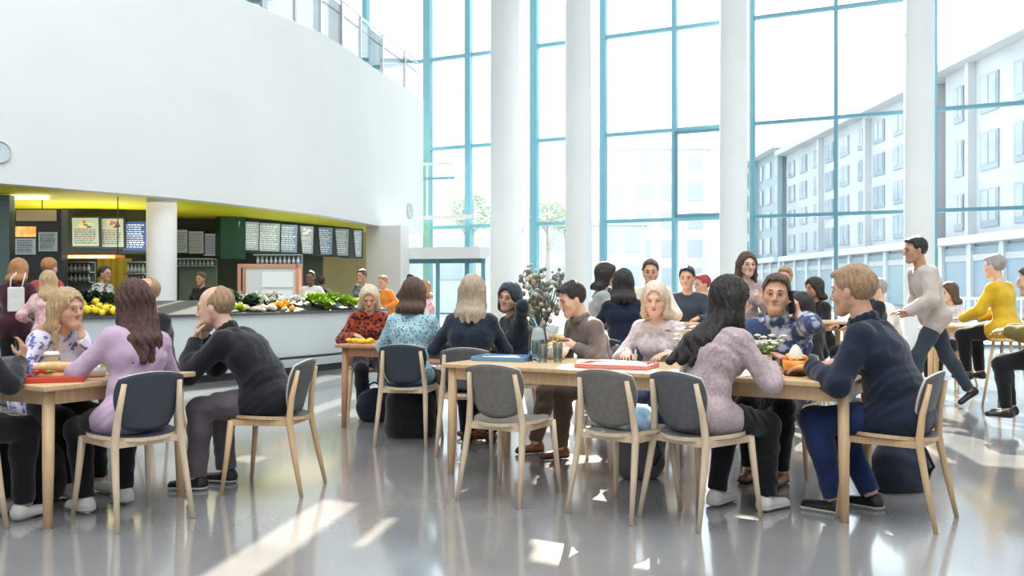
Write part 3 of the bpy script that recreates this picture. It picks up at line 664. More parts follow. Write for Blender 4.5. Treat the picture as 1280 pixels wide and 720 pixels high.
p = at(1010,95); far_block('pale tall block at the far end of the street outside', p.x-2.2, 95, 13, 9.0, M_far, 6, 4)
# trees over the low building
M_leaf = mat('far_leaf', (.42,.48,.38), .8, col2=(.55,.60,.48), scale=3); M_bark = mat('bark', (.45,.42,.38), .9)
def tree(label, x, y, h, r, seed):
    rng = random.Random(seed); t = thing('street_tree', label, 'tree', (x,y,0)); bm = NB()
    tube(bm, [(0,0,0),(.05,0,h*.4),(0,.1,h*.8)], [.16,.12,.05], 8)
    for k in range(7):
        a = rng.uniform(0,6.28); tube(bm, [(0,0,h*(.4+.05*k)),(math.cos(a)*r*.7,math.sin(a)*r*.7,h*(.6+.05*k))], [.05,.015], 6)
    obj('trunk', bm, M_bark, t); bm = NB()
    for k in range(420):
        v = Vector((rng.gauss(0,1),rng.gauss(0,1),rng.gauss(0,1))).normalized()*r*rng.uniform(.35,1)**.6; c = Vector((0,0,h*.75))+Vector((v.x,v.y,v.z*.75)); s = rng.uniform(.10,.2)
        u = Vector((rng.uniform(-1,1),rng.uniform(-1,1),rng.uniform(-1,1))).normalized(); r_, u_, _ = frame_of(u)
        bm.faces.new([bm.verts.new(c+q) for q in (r_*s,u_*s*.5,-r_*s,-u_*s*.5)])
    obj('foliage', bm, M_leaf, t, fix=False)
for i, (px, lab) in enumerate(((590,'slender pale tree outside just left of the widest column'),(684,'pale bare-topped tree outside just right of the widest column'),(706,'pale tree outside touching the second column'))):
    p = at(px,(40,50,57)[i]); tree(lab, p.x, (40,50,57)[i], (6.0,6.9,7.3)[i], 1.1, i)
# white railing outside at the right
rl = thing('street_railing', 'low white railing outside behind the seated person in mustard', 'railing', wpt(s_of(1185),0,-2.5), WRZ)
for z in (.35,.98): 
    bm = NB(); box(bm, (2.5,0,z), (5.2,.05,.06)); obj('rail', bm, M_white, rl)
for k in range(22):
    bm = NB(); box(bm, (.05+k*.235,0,.5), (.035,.035,1.0)); obj('baluster', bm, M_white, rl)
# ------------------------------------------------------------------ chairs
def squircle(nu, nv, c=.42):
    out = []
    for i in range(nu):
        for j in range(nv):
            a, b = -1+2*i/(nu-1), -1+2*j/(nv-1); out.append((a*math.sqrt(1-b*b*c), b*math.sqrt(1-a*a*c), i, j))
    return out
def sheet(bm, fn, nu, nv, th, c=.42, mi_edge=1):
    top = {}; bot = {}; s0 = math.sqrt(1-c)
    for a,b,i,j in squircle(nu,nv,c):
        p, n = fn(a,b); top[i,j] = bm.verts.new(Vector(p)+Vector(n)*th/2); bot[i,j] = bm.verts.new(Vector(p)-Vector(n)*th/2)
    for i in range(nu-1):
        for j in range(nv-1):
            for d, rv in ((top,0),(bot,1)):
                q = [d[i,j],d[i+1,j],d[i+1,j+1],d[i,j+1]]; f = bm.faces.new(q[::-1] if rv else q); f.smooth = True
    rim = [(i,0) for i in range(nu)]+[(nu-1,j) for j in range(1,nv)]+[(i,nv-1) for i in range(nu-2,-1,-1)]+[(0,j) for j in range(nv-2,0,-1)]
    for k in range(len(rim)):
        a, b = rim[k], rim[(k+1)%len(rim)]; f = bm.faces.new((top[a],bot[a],bot[b],top[b])); f.material_index = mi_edge
M_edge = mat('ply_edge', (.60,.55,.48), .5)
def make_chair(label, shell, legs, loc, head, group='oak and grey dining chairs', wcap=1., cover=None):
    t = thing('dining_chair', label, 'chair', (loc[0],loc[1],0), R(head-90), group)
    def back(a,b):
        w = .180+.038*b; x = a*w; z = .632+.158*b; y = -.178-.07*(b*.5+.5)+.035*a*a
        n = Vector((-a*.33, 1, .22)).normalized(); return (x,y,z), n
    bm = NB(); sheet(bm, back, 15, 13, .013, .32); obj('backrest', bm, [shell, M_edge], t)
    def seat(a,b): return (a*(.215+.012*b), -.015+b*.215, .452+.012*a*a-.010*(1-b)*.5+(-.012 if b>.9 else 0)), (0,0,1)
    bm = NB(); sheet(bm, seat, 13, 11, .020, .45); obj('seat', bm, [shell if cover is None else cover, legs], t)
    for s in (-1,1):
        bm = NB(); tube(bm, [(s*.212,.215,0),(s*.196,.192,.20),(s*.180,.168,.435)], [.0115,.016,.0205], 10); obj('leg', bm, legs, t)
        bm = NB(); tube(bm, [(s*.205,-.275,0),(s*.190,-.225,.24),(s*.178,-.188,.44),(s*.164,-.200,.58),(s*.150,-.232,.735)], [.0115,.0175,.0205,.0175,.0135], 10); obj('leg', bm, legs, t)
    bm = NB()
    for s in (-1,1): bar(bm, (s*.180,.168,.425), (s*.177,-.190,.425), .020, .034)
    bar(bm, (-.180,.165,.425), (.180,.165,.425), .020,.034); bar(bm, (-.176,-.185,.425), (.176,-.185,.425), .020,.034); obj('seat_frame', bm, legs, t)
    return t
CH = dict(
 purple=((-2.03,4.90),139), bald=((-1.47,5.60),172), girl=((-2.96,5.68),-30), left=((-2.84,4.56),62),
 mauve=((1.02,4.91),38), denim=((.63,5.06),50), empty=((.0,5.42),60), navy=((2.02,4.90),141),
 phone=((1.80,6.12),238), blond=((1.08,6.55),240), brown=((.64,6.84),205), blue=((-.81,7.30),80), knit=((-.31,6.88),82),
 red=((-1.42,9.02),-72), ginger=((.08,7.62),205))
LAB = dict(
 purple='oak dining chair with dark shell under the person in the lilac top', bald='oak dining chair under the balding person in the black shirt',
 girl='oak dining chair under the person resting chin on hand at the left table', left='oak dining chair at the very left edge, mostly cut off, under the left table',
 mauve='pale oak chair with grey shell under the long-haired person in the mauve jumper', denim='pale oak chair with a folded denim jacket on its seat',
 empty='empty pale oak chair with taupe shell at the left end of the long table', navy='oak chair seen side-on at the right, under the person in the navy jacket',
 phone='oak chair under the person holding a phone to the ear', blond='oak chair under the short-haired blond person behind the long table', brown='oak chair under the brown-shirted person holding a sandwich',
 blue='oak chair with black shell under the person in the dotted light blue top', knit='oak chair under the long-haired blonde person seen from behind in navy knit',
 red='oak chair behind the middle table under the person in the red patterned blouse', ginger='oak chair under the ginger person in a dark headscarf at the middle table')
M_shell_b = mat('chair_shell_navy', (.045,.055,.075), .55, bump=.03, bscale=200)
for n, (l, h) in CH.items():
    sh = M_shell_b if n in ('purple','left','blue') else M_shell2 if n in ('empty','denim') else M_shell
    make_chair(LAB[n], sh, M_oak if n in ('bald','navy','girl','phone','red') else M_oak_pale, l, h)
# ------------------------------------------------------------------ tables
def table(label, corner, udir, vdir, Lu, Lv, m_, H=.73, inset=.05, lr=.030, group='oak tables in the hall'):
    """corner: nearest corner of the top; udir, vdir: directions of its two edges"""
    u, v = Vector((*udir,0)).normalized(), Vector((*vdir,0)).normalized(); c = Vector((*corner,0)); mid = c+u*Lu/2+v*Lv/2
    t = thing('dining_table', label, 'table', mid, math.atan2(u.y,u.x), group); sg = 1 if u.cross(v).z > 0 else -1
    bm = NB(); box(bm, (0,0,H-.015), (Lu,Lv,.030), bev=.007); obj('tabletop', bm, m_, t)
    bm = NB(); iu, iv = Lu/2-inset-.02, Lv/2-inset-.02
    for s in (-1,1): box(bm, (0,s*iv,H-.067), (iu*2,.022,.074)); box(bm, (s*iu,0,H-.067), (.022,iv*2,.074))
    obj('apron', bm, m_, t)
    for a in (-1,1):
        for b in (-1,1):
            bm = NB(); tube(bm, [(a*(iu+.01),b*(iv+.01),0),(a*(iu+.004),b*(iv+.004),H*.45),(a*iu,b*iv,H-.031)], [lr*.72,lr*.95,lr], 12); obj('leg', bm, m_, t)
    return t
UL, VL = Vector((.5,.866,0)), Vector((-.866,.5,0)); CL = Vector((-2.33,4.58,0))
table('square oak table at the left with a red food tray', CL.xy, UL.xy, VL.xy, .95, .82, M_oak)
UR, VR = Vector((.866,-.5,0)), Vector((.5,.866,0)); CR0 = Vector((-.454,6.0,0)); LR = 2.54
table('long oak table across the middle and right, set with trays and drinks', CR0.xy, UR.xy, VR.xy, LR, .80, M_oak, inset=.03)
UM, VM = Vector((.92,-.39,0)), Vector((.39,.92,0)); CM = Vector((-1.55,8.02,0))
table('red-brown oak table between the counter and the long table', CM.xy, UM.xy, VM.xy, 1.42, .75, M_oak_red)
bgt = [('background table behind the shoulder of the blond person', at(833,9.25), .9, .5, 5), ('background table behind the phone user, beside the navy jacket', at(1012,9.9), .9, .6, -10), ('background table beside the person in mustard at the far right', at(1222,10.2), 1.1, .8, -30)]
for i, (lab, p, a, c, rz) in enumerate(bgt):
    d = Vector((math.cos(R(rz)),math.sin(R(rz)),0)); table(lab, (p-d*a/2).xy, d.xy, Vector((-d.y,d.x,0)).xy, a, c, M_oak, H=(.86 if i<2 else .80))
def onL(a,b,z=.73): return CL+UL*a+VL*b+Vector((0,0,z))
def onR(a,b,z=.73): return CR0+UR*a+VR*b+Vector((0,0,z))
def onM(a,b,z=.73): return CM+UM*a+VM*b+Vector((0,0,z))
# ------------------------------------------------------------------ table ware and food
M_redtray = mat('red_tray', (.62,.07,.04), .35); M_pink = mat('pink_tray', (.72,.25,.24), .4); M_bluetray = mat('blue_tray', (.16,.33,.52), .4)
M_bread = mat('bread', (.72,.45,.20), .7, col2=(.85,.62,.34), scale=18, bump=.3, bscale=40); M_salad = mat('salad', (.22,.40,.06), .5, col2=(.45,.55,.10), scale=25)
M_orange = mat('orange_food', (.85,.28,.03), .45, col2=(.92,.45,.06), scale=22); M_tom = mat('tomato', (.70,.06,.03), .3); M_cheese = mat('cheese', (.92,.66,.16), .5)
def sub_bun(bm, c, L, r, mi):
    tube(bm, [Vector(c)+Vector((x*L/2,0,-.3*r*abs(x)**3)) for x in (-1,-.9,-.6,0,.6,.9,1)], [r*.2,r*.62,r*.95,r,r*.95,r*.62,r*.2], 12, mi, flat=.75)
def tray(label, p, rz, w, d, m_):
    t = thing('food_tray', label, 'tray', p, rz); bm = NB(); box(bm, (0,0,.006), (w,d,.012), bev=.004)
    obj('tray_base', bm, m_, t); bm = NB()
    for s in (-1,1): box(bm, (0,s*(d/2-.006),.017), (w,.012,.026), bev=.003); box(bm, (s*(w/2-.006),0,.017), (.012,d-.02,.026), bev=.003)
    obj('rim', bm, m_, t); return t
def sandwich(label, p, rz, L=.22, r=.035, group=None):
    t = thing('filled_roll', label, 'sandwich', p, rz); bm = NB(); sub_bun(bm, (0,0,r*.55), L, r*.8, 0); obj('lower_bread', bm, M_bread, t)
    bm = NB(); random.seed(3)
    for k in range(16):
        x = random.uniform(-.43,.43)*L; ball(bm, (x,random.uniform(-1,1)*r*.75,r*1.15), (.020,.016,.008), random.randint(0,2), 8, 5)
    obj('filling', bm, [M_salad,M_tom,M_cheese], t)
    bm = NB(); sub_bun(bm, (0,0,r*1.75), L, r, 0); obj('upper_bread', bm, M_bread, t); return t
def cup(label, p, r, h, m_, drink=None, name='paper_cup', cat='cup', group=None, lid=None):
    t = thing(name, label, cat, p, 0, group); bm = NB(); lathe(bm, [(0,0),(r*.74,0),(r*.74,.004),(r,h),(r*.95,h),(r*.70,.008),(0,.008)], n=20); obj('cup_body', bm, m_, t)
    if drink: bm = NB(); lathe(bm, [(r*.70,.010),(r*.88,h*.7),(0,h*.7)], n=20); obj('drink', bm, drink, t)
    if lid: bm = NB(); lathe(bm, [(r*1.04,h-.004),(r*1.04,h+.008),(r*.85,h+.016),(0,h+.016)], n=20); obj('lid', bm, lid, t)
    return t
def bowl(label, p, r, h, m_, items, name='food_bowl', n=14, seed=1):
    t = thing(name, label, 'bowl', p); bm = NB(); lathe(bm, [(0,0),(r*.55,0),(r*.85,h*.5),(r,h),(r*.96,h),(r*.8,h*.5),(r*.5,.006),(0,.006)], n=22); obj('bowl_body', bm, m_, t)
    rg = random.Random(seed); bm = NB()
    for k in range(n):
        a = rg.uniform(0,6.28); q = r*.7*math.sqrt(rg.random()); ball(bm, (math.cos(a)*q,math.sin(a)*q,h*.8+rg.uniform(0,.5)*r*(1-q/r)), (r*rg.uniform(.2,.32),r*rg.uniform(.2,.3),r*.2), rg.randrange(len(items)), 8, 6)
    obj('filling', bm, items, t); return t
# left table
tray('red food tray under the filled roll on the left table', onL(.19,.20), R(20), .30, .22, M_redtray)
sandwich('filled roll with red tomato on the red tray', onL(.19,.20,.743), R(12), .22, .036)
cup('dark blue patterned cup on the left table', onL(.16,.44), .045, .10, mat('cup_blue',(.03,.06,.16),.3,col2=(.35,.42,.6),scale=30,lo=.55,hi=.65), M_beige)
bowl('small white salad bowl between the filled roll and the person resting chin on hand', onL(.45,.22), .075, .05, M_white, [M_salad,M_paper,M_cheese], 'salad_bowl')
bm = NB(); box(bm, (0,0,.003), (.30,.21,.006)); o = obj('paper_sheet', bm, M_paper); o.location = onL(.62,.28); o.rotation_euler.z = .3; tag(o, 'white paper sheet on the far side of the left table', 'paper')
cup('plain tan paper cup at the left edge of the left table', onL(.45,.62), .04, .11, mat('kraft',(.45,.30,.17),.8), None, lid=M_white)
# right table
tr = tray('pink-red tray with papers in the middle of the long table', onR(1.12,.26), R(-24), .46, .28, M_pink)
bm = NB(); box(bm, (0,0,.004), (.30,.20,.006)); box(bm, (.05,.02,.009), (.28,.19,.004), .2); o = obj('paper_stack', bm, M_paper); o.location = onR(1.10,.28,.743); o.rotation_euler.z = R(-20); tag(o, 'white papers lying on the pink-red tray', 'paper')
tray('blue tray at the far left end of the long table', onR(.22,.42), R(-20), .38, .27, M_bluetray)
bm = NB(); box(bm, (0,0,.005), (.24,.17,.010), bev=.003); o = obj('notebook', bm, mat('notebook_cream',(.85,.80,.68),.7)); o.location = onR(.20,.42,.743); o.rotation_euler.z = .2; tag(o, 'cream notebook on the blue tray', 'notebook')
jug = thing('water_jug', 'clear glass water jug at the left end of the long table', 'jug', onR(.46,.46)); bm = NB()
lathe(bm, [(0,0),(.058,0),(.066,.06),(.062,.15),(.052,.20),(.058,.235),(.055,.235),(.048,.20),(.058,.15),(.061,.06),(.05,.006),(0,.006)], n=24); obj('jug_body', bm, M_clear, jug)
bm = NB(); tube(bm, [(.054,0,.21),(.10,0,.20),(.112,0,.14),(.098,0,.08),(.063,0,.06)], .009, 8); obj('handle', bm, M_clear, jug)
bm = NB(); lathe(bm, [(0,.008),(.05,.008),(.059,.06),(.058,.14),(0,.14)], n=24); obj('water', bm, glassmat('water',(.82,.92,.95),.6), jug)
for k, (a, b_, lab) in enumerate(((.56,.34,'tall drinking glass in front of the water jug'),(.58,.52,'tall drinking glass just right of the water jug'),(.64,.40,'tall drinking glass nearest the sandwich'),(.36,.60,'tall drinking glass behind the water jug'))):
    cup(lab, onR(a,b_), .034, .125, M_clear, glassmat('water',(.82,.92,.95),.6), 'drinking_glass', 'glass', 'glasses round the water jug')
bowl('cream pasta bowl left of the brown-shirted person', onR(.48,.68), .10, .085, M_white, [M_cheese,M_bread,M_paper], 'pasta_bowl', 18, 4)
# posy of flowers in front of the blond person, greens, orange bowl, papers
def posy(label, p, h, seed, cols, n=16, leafm=None, spread=.09, vase=M_white):
    t = thing('flower_posy', label, 'flowers', p); rg = random.Random(seed); bm = NB(); lathe(bm, [(0,0),(.036,0),(.045,.04),(.034,.085),(.040,.10),(.036,.10),(.028,.08),(0,.07)], n=18); obj('vase', bm, vase, t)
    bs = NB(); bf = NB(); bl = NB()
    for k in range(n):
        a = rg.uniform(0,6.28); q = spread*math.sqrt(rg.random()); e = Vector((math.cos(a)*q,math.sin(a)*q,h*rg.uniform(.72,1.05)))
        tube(bs, [(0,0,.08),e*.6+Vector((0,0,.05)),e], [.003,.0025,.002], 5)
        for j in range(5):
            b = a+j*1.256; ball(bf, e+Vector((math.cos(b)*.011,math.sin(b)*.011,0)), (.010,.010,.006), k%len(cols), 7, 5)
        ball(bf, e+Vector((0,0,.004)), .006, k%len(cols), 6, 4)
        for j in range(2):
            b = rg.uniform(0,6.28); m0 = e*rg.uniform(.5,.8); v = Vector((math.cos(b),math.sin(b),.4))*.05; w = Vector((-math.sin(b),math.cos(b),0))*.012
            bl.faces.new([bl.verts.new(m0+x) for x in (Vector((0,0,0)),v*.5+w,v,v*.5-w)])
    obj('stem', bs, M_salad, t); obj('blossom', bf, cols, t); obj('leaves', bl, leafm or M_salad, t); return t
M_fw = mat('petal_white',(.82,.80,.80),.6); M_fp = mat('petal_plum',(.20,.10,.16),.6); M_fl = mat('petal_lilac',(.60,.48,.58),.6)
posy('posy of white and plum flowers in front of the blond person', onR(1.52,.52), .24, 5, [M_fw,M_fp,M_fl], 34, spread=.16)
posy('cream flowers with grey-green leaves beside the orange cup', onR(1.98,.46), .20, 8, [M_fw,mat('petal_cream',(.85,.78,.55),.6)], 24, mat('sage',(.22,.30,.16),.6), .12)
ob = thing('orange_food_cup', 'orange cup of chopped food with a pale whipped top on the long table', 'dessert', onR(2.19,.30)); bm = NB()
lathe(bm, [(0,0),(.070,0),(.078,.012),(.070,.02),(0,.02)], n=24); obj('saucer', bm, mat('dark_saucer',(.08,.03,.02),.4), ob); bm = NB(); lathe(bm, [(0,.018),(.058,.018),(.070,.05),(.072,.085),(0,.085)], n=24); obj('cup_body', bm, M_orange, ob)
bm = NB(); rg = random.Random(2)
for k in range(26):
    a = rg.uniform(0,6.28); q = .055*math.sqrt(rg.random()); ball(bm, (math.cos(a)*q,math.sin(a)*q,.088+rg.uniform(0,.02)), .014, 0, 7, 5)
obj('chopped_topping', bm, mat('topping',(.90,.42,.12),.5), ob); bm = NB(); lathe(bm, [(.045,.095),(.040,.12),(.028,.145),(.016,.165),(0,.175)], n=18); obj('whipped_cream', bm, mat('cream',(.90,.82,.68),.6), ob)
for a, b_, rz, lab in ((2.36,.24,-.5,'white paper napkin right of the orange cup'),(2.05,.18,-.3,'white paper napkin left of the orange cup'),(1.72,.30,-.7,'white paper napkin beside the elbow in mauve')):
    bm = NB(); box(bm, (0,0,.003), (.20,.16,.005)); o = obj('napkin', bm, M_paper); o.location = onR(a,b_); o.rotation_euler.z = rz; tag(o, lab, 'napkin')
bowl('clear salad bowl beside the phone user', onR(2.08,.62), .08, .06, M_clear, [M_salad,M_paper,M_tom], 'salad_bowl', 16, 9)
# yellow-topped flat bread on the middle table
bm = NB(); rg = random.Random(5)
for k in range(14): ball(bm, (rg.uniform(-.10,.10),rg.uniform(-.05,.05),.02+rg.uniform(0,.015)), (.03,.022,.018), 0, 8, 6)
mg = obj('mango_slices', bm, mat('mango',(.92,.60,.02),.4)); mg.location = onM(.17,.14); tag(mg, 'heap of yellow fruit slices on the left end of the middle table', 'fruit')
bm = NB(); box(bm, (0,0,.004), (.22,.16,.006)); o = obj('paper_sheet', bm, M_paper); o.location = onM(.85,.35); tag(o, 'white paper sheet on the middle table', 'paper')
# folded denim jacket on the chair, bags on the floor
(l, h) = CH['denim']; B = Soft(); B.cone((-.12,-.02,.49),(.12,-.02,.49),.05,.05,.03,(0,1,0),.42); B.cone((-.10,.02,.54),(.10,.0,.545),.04,.045,.03,(0,1,0),.42); B.cone((-.16,.08,.50),(-.15,-.10,.52),.035,.03,.03)
jk = np_mesh('folded_jacket', B.mesh(.008, lambda X,Y,Z: .006*np.sin(X*40+Z*60)*np.sin(Y*35)+.004*np.abs(np.sin(X*25-Y*30))), cloth('denim_pale',(.24,.40,.56),(.34,.50,.66),scale=14)); jk.location=(l[0],l[1],-.002); jk.rotation_euler.z=R(h-90); tag(jk,'folded pale denim jacket on the seat of a chair at the long table','jacket')
def bag(label, p, rz, w, d, hh, m_, name='backpack', seed=0):
    t = thing(name, label, 'bag', p, rz); B = Soft(); B.cone((-w/2+.1,0,.10),(w/2-.1,0,.10),.10,.10,.06,(0,1,0),.1/(d/2)); B.cone((-w/2+.1,0,hh-.12),(w/2-.1,0,hh-.12),.09,.09,.10,(0,1,0),.1/(d/2)); B.cone((0,0,.1),(0,0,hh-.12),w/2-.01,w/2-.03,.06,(0,1,0),(w/2)/(d/2)*1.05)
    def post(F,X,Y,Z): return np.maximum(F,-Z+.002)
    np_mesh('bag_body', B.mesh(.012, lambda X,Y,Z: .006*np.sin(X*22+Z*30+seed)*np.sin(Y*25+Z*18), post=post), m_, t)
    bm = NB(); tube(bm, [(-.05,0,hh-.03),(-.05,0,hh+.03),(0,0,hh+.055),(.05,0,hh+.03),(.05,0,hh-.03)], .010, 8); obj('carry_handle', bm, M_black, t)
    bm = NB(); tube(bm, [(w*.2,-d/2,hh*.85),(w*.32,-d/2-.03,hh*.5),(w*.22,-d/2-.01,.10)], .014, 8, flat=.4); obj('strap', bm, M_black, t)
M_bag = cloth('bag_navy',(.016,.022,.04)); M_bagk = cloth('bag_black',(.018,.019,.022))
bag('dark navy backpack on the floor behind the chair of the person in the navy jacket', at(1126,5.55), R(20), .36, .22, .32, M_bag)
bag('black bag on the floor under the chair of the person in light blue dots', at(513,7.55), R(0), .42, .26, .40, M_bagk, seed=2)
bag('black bag under the left table beside its front leg', at(40,5.25), R(30), .34, .22, .36, M_bagk, seed=3)
bag('dark bag on the floor under the middle table', at(468,8.45), R(10), .30, .2, .30, M_bag, seed=4)
bag('grey tote bag between the two nearest chairs of the long table', at(800,5.9), R(10), .30, .18, .34, cloth('bag_grey',(.12,.12,.13)), 'tote_bag', seed=5)
# ------------------------------------------------------------------ servery counter
cline = smooth([(-8.2,8.7),(-6.6,9.6),(-5.0,10.75),(-3.88,11.9),(-2.95,13.2),(-2.3,14.5),(-2.05,15.3)])
ctr = thing('servery_counter', 'long curved white servery counter with dark top edge at the left', 'counter', (0,0,0)); M_cf = mat('counter_front', (.60,.66,.67), .35, col2=(.56,.62,.63), scale=.8)
bm = NB(); ribbon(bm, offs(cline,-.02), .10, .85, .85); obj('counter_body', bm, M_cf, ctr)
bm = NB(); ribbon(bm, offs(cline,-.07), 0, .10, .7); obj('plinth', bm, M_black, ctr)
bm = NB(); ribbon(bm, offs(cline,.015), .85, .885, .92); obj('counter_top', bm, mat('counter_stone',(.07,.075,.08),.35), ctr)
bm = NB(); tube(bm, [(x,y,.24) for x,y in offs(cline,.05)], .018, 8); obj('foot_rail', bm, M_black, ctr)
def on_counter(px, back=.2):
    best = min(cline[2:], key=lambda p: abs(640+F_PX*p[0]/p[1]-px)); i = cline.index(best); j = min(i+1,len(cline)-1); j2 = max(i-1,0)
    # refine along the segment
    cand = []
    for a, c in ((j2,i),(i,j)):
        for t in np.linspace(0,1,21): q = Vector(cline[a]).lerp(Vector(cline[c]),t); cand.append((abs(640+F_PX*q.x/q.y-px), q, Vector(cline[c])-Vector(cline[a])))
    _, q, t = min(cand, key=lambda z: z[0]) if cand else None; t = t.normalized() if t.length else Vector((0,1)); n = Vector((t.y,-t.x))
    return Vector((q.x-n.x*back, q.y-n.y*back, .886))
# produce
def leafy(label_m, seed, r=.11, c1=None):
    rg = random.Random(seed); bm = NB()
    for k in range(15):
        a = k*2.399; tilt = .25+.065*k; L_ = r*rg.uniform(.9,1.3)
        for i in range(4):
            pass
        rows_ = []
        for i in range(5):
            f = i/4; ang = 1.5-tilt*(.4+.9*f); cx = math.cos(ang)*L_*f; cz = math.sin(ang)*L_*f+.02; w = r*.55*math.sin(math.pi*(.15+.75*f))
            rows_.append([bm.verts.new((math.cos(a)*cx-math.sin(a)*w*s+rg.uniform(-1,1)*.008, math.sin(a)*cx+math.cos(a)*w*s+rg.uniform(-1,1)*.008, cz+abs(s)*.02+rg.uniform(-1,1)*.010)) for s in (-1,-.4,.4,1)])
        for i in range(4):
            for j in range(3): f_ = bm.faces.new((rows_[i][j],rows_[i][j+1],rows_[i+1][j+1],rows_[i+1][j])); f_.smooth = True
    return bm
M_let = mat('lettuce', (.25,.50,.03), .5, col2=(.55,.72,.10), scale=14); M_kale = mat('kale', (.02,.05,.03), .55, col2=(.07,.13,.06), scale=20); M_cau = mat('cauliflower', (.62,.66,.58), .6, col2=(.75,.78,.70), scale=20)
M_yel = mat('yellow_pepper', (.90,.66,.01), .25, col2=(.94,.75,.04), scale=6); M_org = mat('orange_pepper', (.88,.35,.01), .25); M_lim = mat('green_pepper', (.42,.55,.03), .25); M_potato = mat('potato', (.50,.40,.30), .6, col2=(.62,.52,.42), scale=12)
def proto_leafy(name, label, cat, m_, loc, seed, group, sc=1.):
    o = obj(name, leafy(None, seed), m_, fix=False); o.location = loc; o.scale = (sc,)*3; return tag(o, label, cat, group)
def rep(o, spots, labels, group, cat=None):
    """individual copies of one vegetable"""
    for (loc, rz, sc), lab in zip(spots, labels):
        c = o.copy(); COL.objects.link(c); c.location = loc; c.rotation_euler = (random.uniform(-.3,.3),random.uniform(-.3,.3),rz); c.scale = (sc,)*3; c['label'] = lab; c['group'] = group
        for ch in kids(o): 
            if ch is not c: d = ch.copy(); COL.objects.link(d); d.parent = c
random.seed(11)
def pepper(name, label, cat, m_, loc, group):
    bm = NB(); seg, rg_ = 18, 9; rings = []
    for i in range(rg_+1):
        f = i/rg_; z = .085*f; rr = .040*math.sin(math.pi*(.12+.80*f))**.55*(1 if f<1 else .55)
        rings.append([bm.verts.new((math.cos(2*math.pi*k/seg)*rr*(1+.11*math.cos(4*2*math.pi*k/seg)), math.sin(2*math.pi*k/seg)*rr*(1+.11*math.cos(4*2*math.pi*k/seg)), z)) for k in range(seg)])
    for a, b in zip(rings, rings[1:]):
        for k in range(seg): f = bm.faces.new((a[k],a[(k+1)%seg],b[(k+1)%seg],b[k])); f.smooth = True
    bm.faces.new(rings[0][::-1]); bm.faces.new(rings[-1]); o = obj(name, bm, m_); o.location = loc; tag(o, label, cat, group)
    bm = NB(); tube(bm, [(0,0,.080),(.003,0,.098),(.010,0,.108)], [.010,.006,.005], 7); obj('stalk', bm, M_kale, o); return o
def heap(px0, px1, n, back=(.1,.5), zz=(.0,.10)):
    out = []
    for k in range(n):
        px = px0+(px1-px0)*(k+.5)/n+random.uniform(-2,2); b = random.uniform(*back); p = on_counter(px,b); p.z += max(0,(b-.10)/.72*.164)+random.choice((0,0,.035 if zz[1]>.07 else 0))
        out.append((p, random.uniform(0,6.28), random.uniform(.85,1.15)))
    return out
rmp = thing('display_ramp', 'dark sloped display ledge along the back of the servery counter under the produce', 'display ledge', (0,0,0)); bm = NB(); c0 = [p for p in cline if p[1] > 10.0]; A_, B_ = offs(c0,-.10), offs(c0,-.82); n = len(c0)
va = [bm.verts.new((x,y,.886)) for x,y in A_]; vb = [bm.verts.new((x,y,1.05)) for x,y in B_]; vc = [bm.verts.new((x,y,.886)) for x,y in B_]
for k in range(n-1): bm.faces.new((va[k],va[k+1],vb[k+1],vb[k])); bm.faces.new((vb[k],vb[k+1],vc[k+1],vc[k])); bm.faces.new((vc[k],vc[k+1],va[k+1],va[k]))
bm.faces.new((va[0],vb[0],vc[0])); bm.faces.new((va[-1],vc[-1],vb[-1])); obj('ledge', bm, M_dark, rmp)
g = 'yellow peppers heaped on the counter behind the person resting chin on hand'
sp = heap(92,164,26,(.05,.55),(.0,.16)); o = pepper('yellow_pepper', 'yellow pepper in the heap on the counter at the left, between chin-on-hand person and column', 'pepper', M_yel, sp[0][0], g); rep(o, sp[1:], [o['label']]*99, g)
g = 'green-yellow peppers on the counter right of the balding head'; sp = heap(284,316,12,(.05,.5),(.0,.14)); o = pepper('green_pepper', 'lime green pepper on the counter just right of the balding head', 'pepper', M_lim, sp[0][0], g); rep(o, sp[1:], [o['label']]*99, g)
g = 'orange and yellow vegetables at the middle of the counter'; sp = heap(362,378,6,(.05,.35),(.03,.12)); o = pepper('orange_pepper', 'orange pepper below the servers on the counter', 'pepper', M_org, sp[0][0], g); rep(o, sp[1:], [o['label']]*99, g)
g = 'potatoes along the front of the counter'; bm = NB(); ball(bm, (0,0,.035), (.052,.040,.035), 0, 14, 10); o = obj('potato', bm, M_potato); sp = heap(318,362,18,(.05,.3),(.0,.06)); o.location = sp[0][0]; tag(o, 'small brown potato at the front of the counter below the copper display case', 'vegetable', g); rep(o, sp[1:], [o['label']]*99, g)
g = 'lettuces at the right end of the counter'; sp = heap(413,452,11,(.1,.6),(.0,.12)); o = proto_leafy('lettuce', 'bright green lettuce heaped at the right end of the counter', 'lettuce', M_let, sp[0][0], 1, g, 1.); rep(o, [(a,b,c*1.15) for a,b,c in sp[1:]], [o['label']]*99, g)
g = 'dark kale on the counter'; sp = heap(318,352,9,(.3,.7),(.05,.16)); o = proto_leafy('kale', 'dark green kale head on the counter below the copper display case', 'vegetable', M_kale, sp[0][0], 2, g); rep(o, sp[1:], [o['label']]*99, g)
g = 'pale cauliflowers on the counter'; sp = heap(338,404,11,(.35,.75),(.08,.22)); o = proto_leafy('cauliflower', 'pale white-green cauliflower in front of the servers on the counter', 'vegetable', M_cau, sp[0][0], 3, g); rep(o, sp[1:], [o['label']]*99, g)
g = 'green bunches on the counter behind the yellow peppers'; sp = heap(98,170,10,(.45,.8),(.08,.2)); o = proto_leafy('kale', 'dark green leafy bunch on the counter behind the yellow peppers', 'vegetable', M_kale, sp[0][0], 4, g); rep(o, sp[1:], [o['label']]*99, g)
g = 'oranges in the crate'
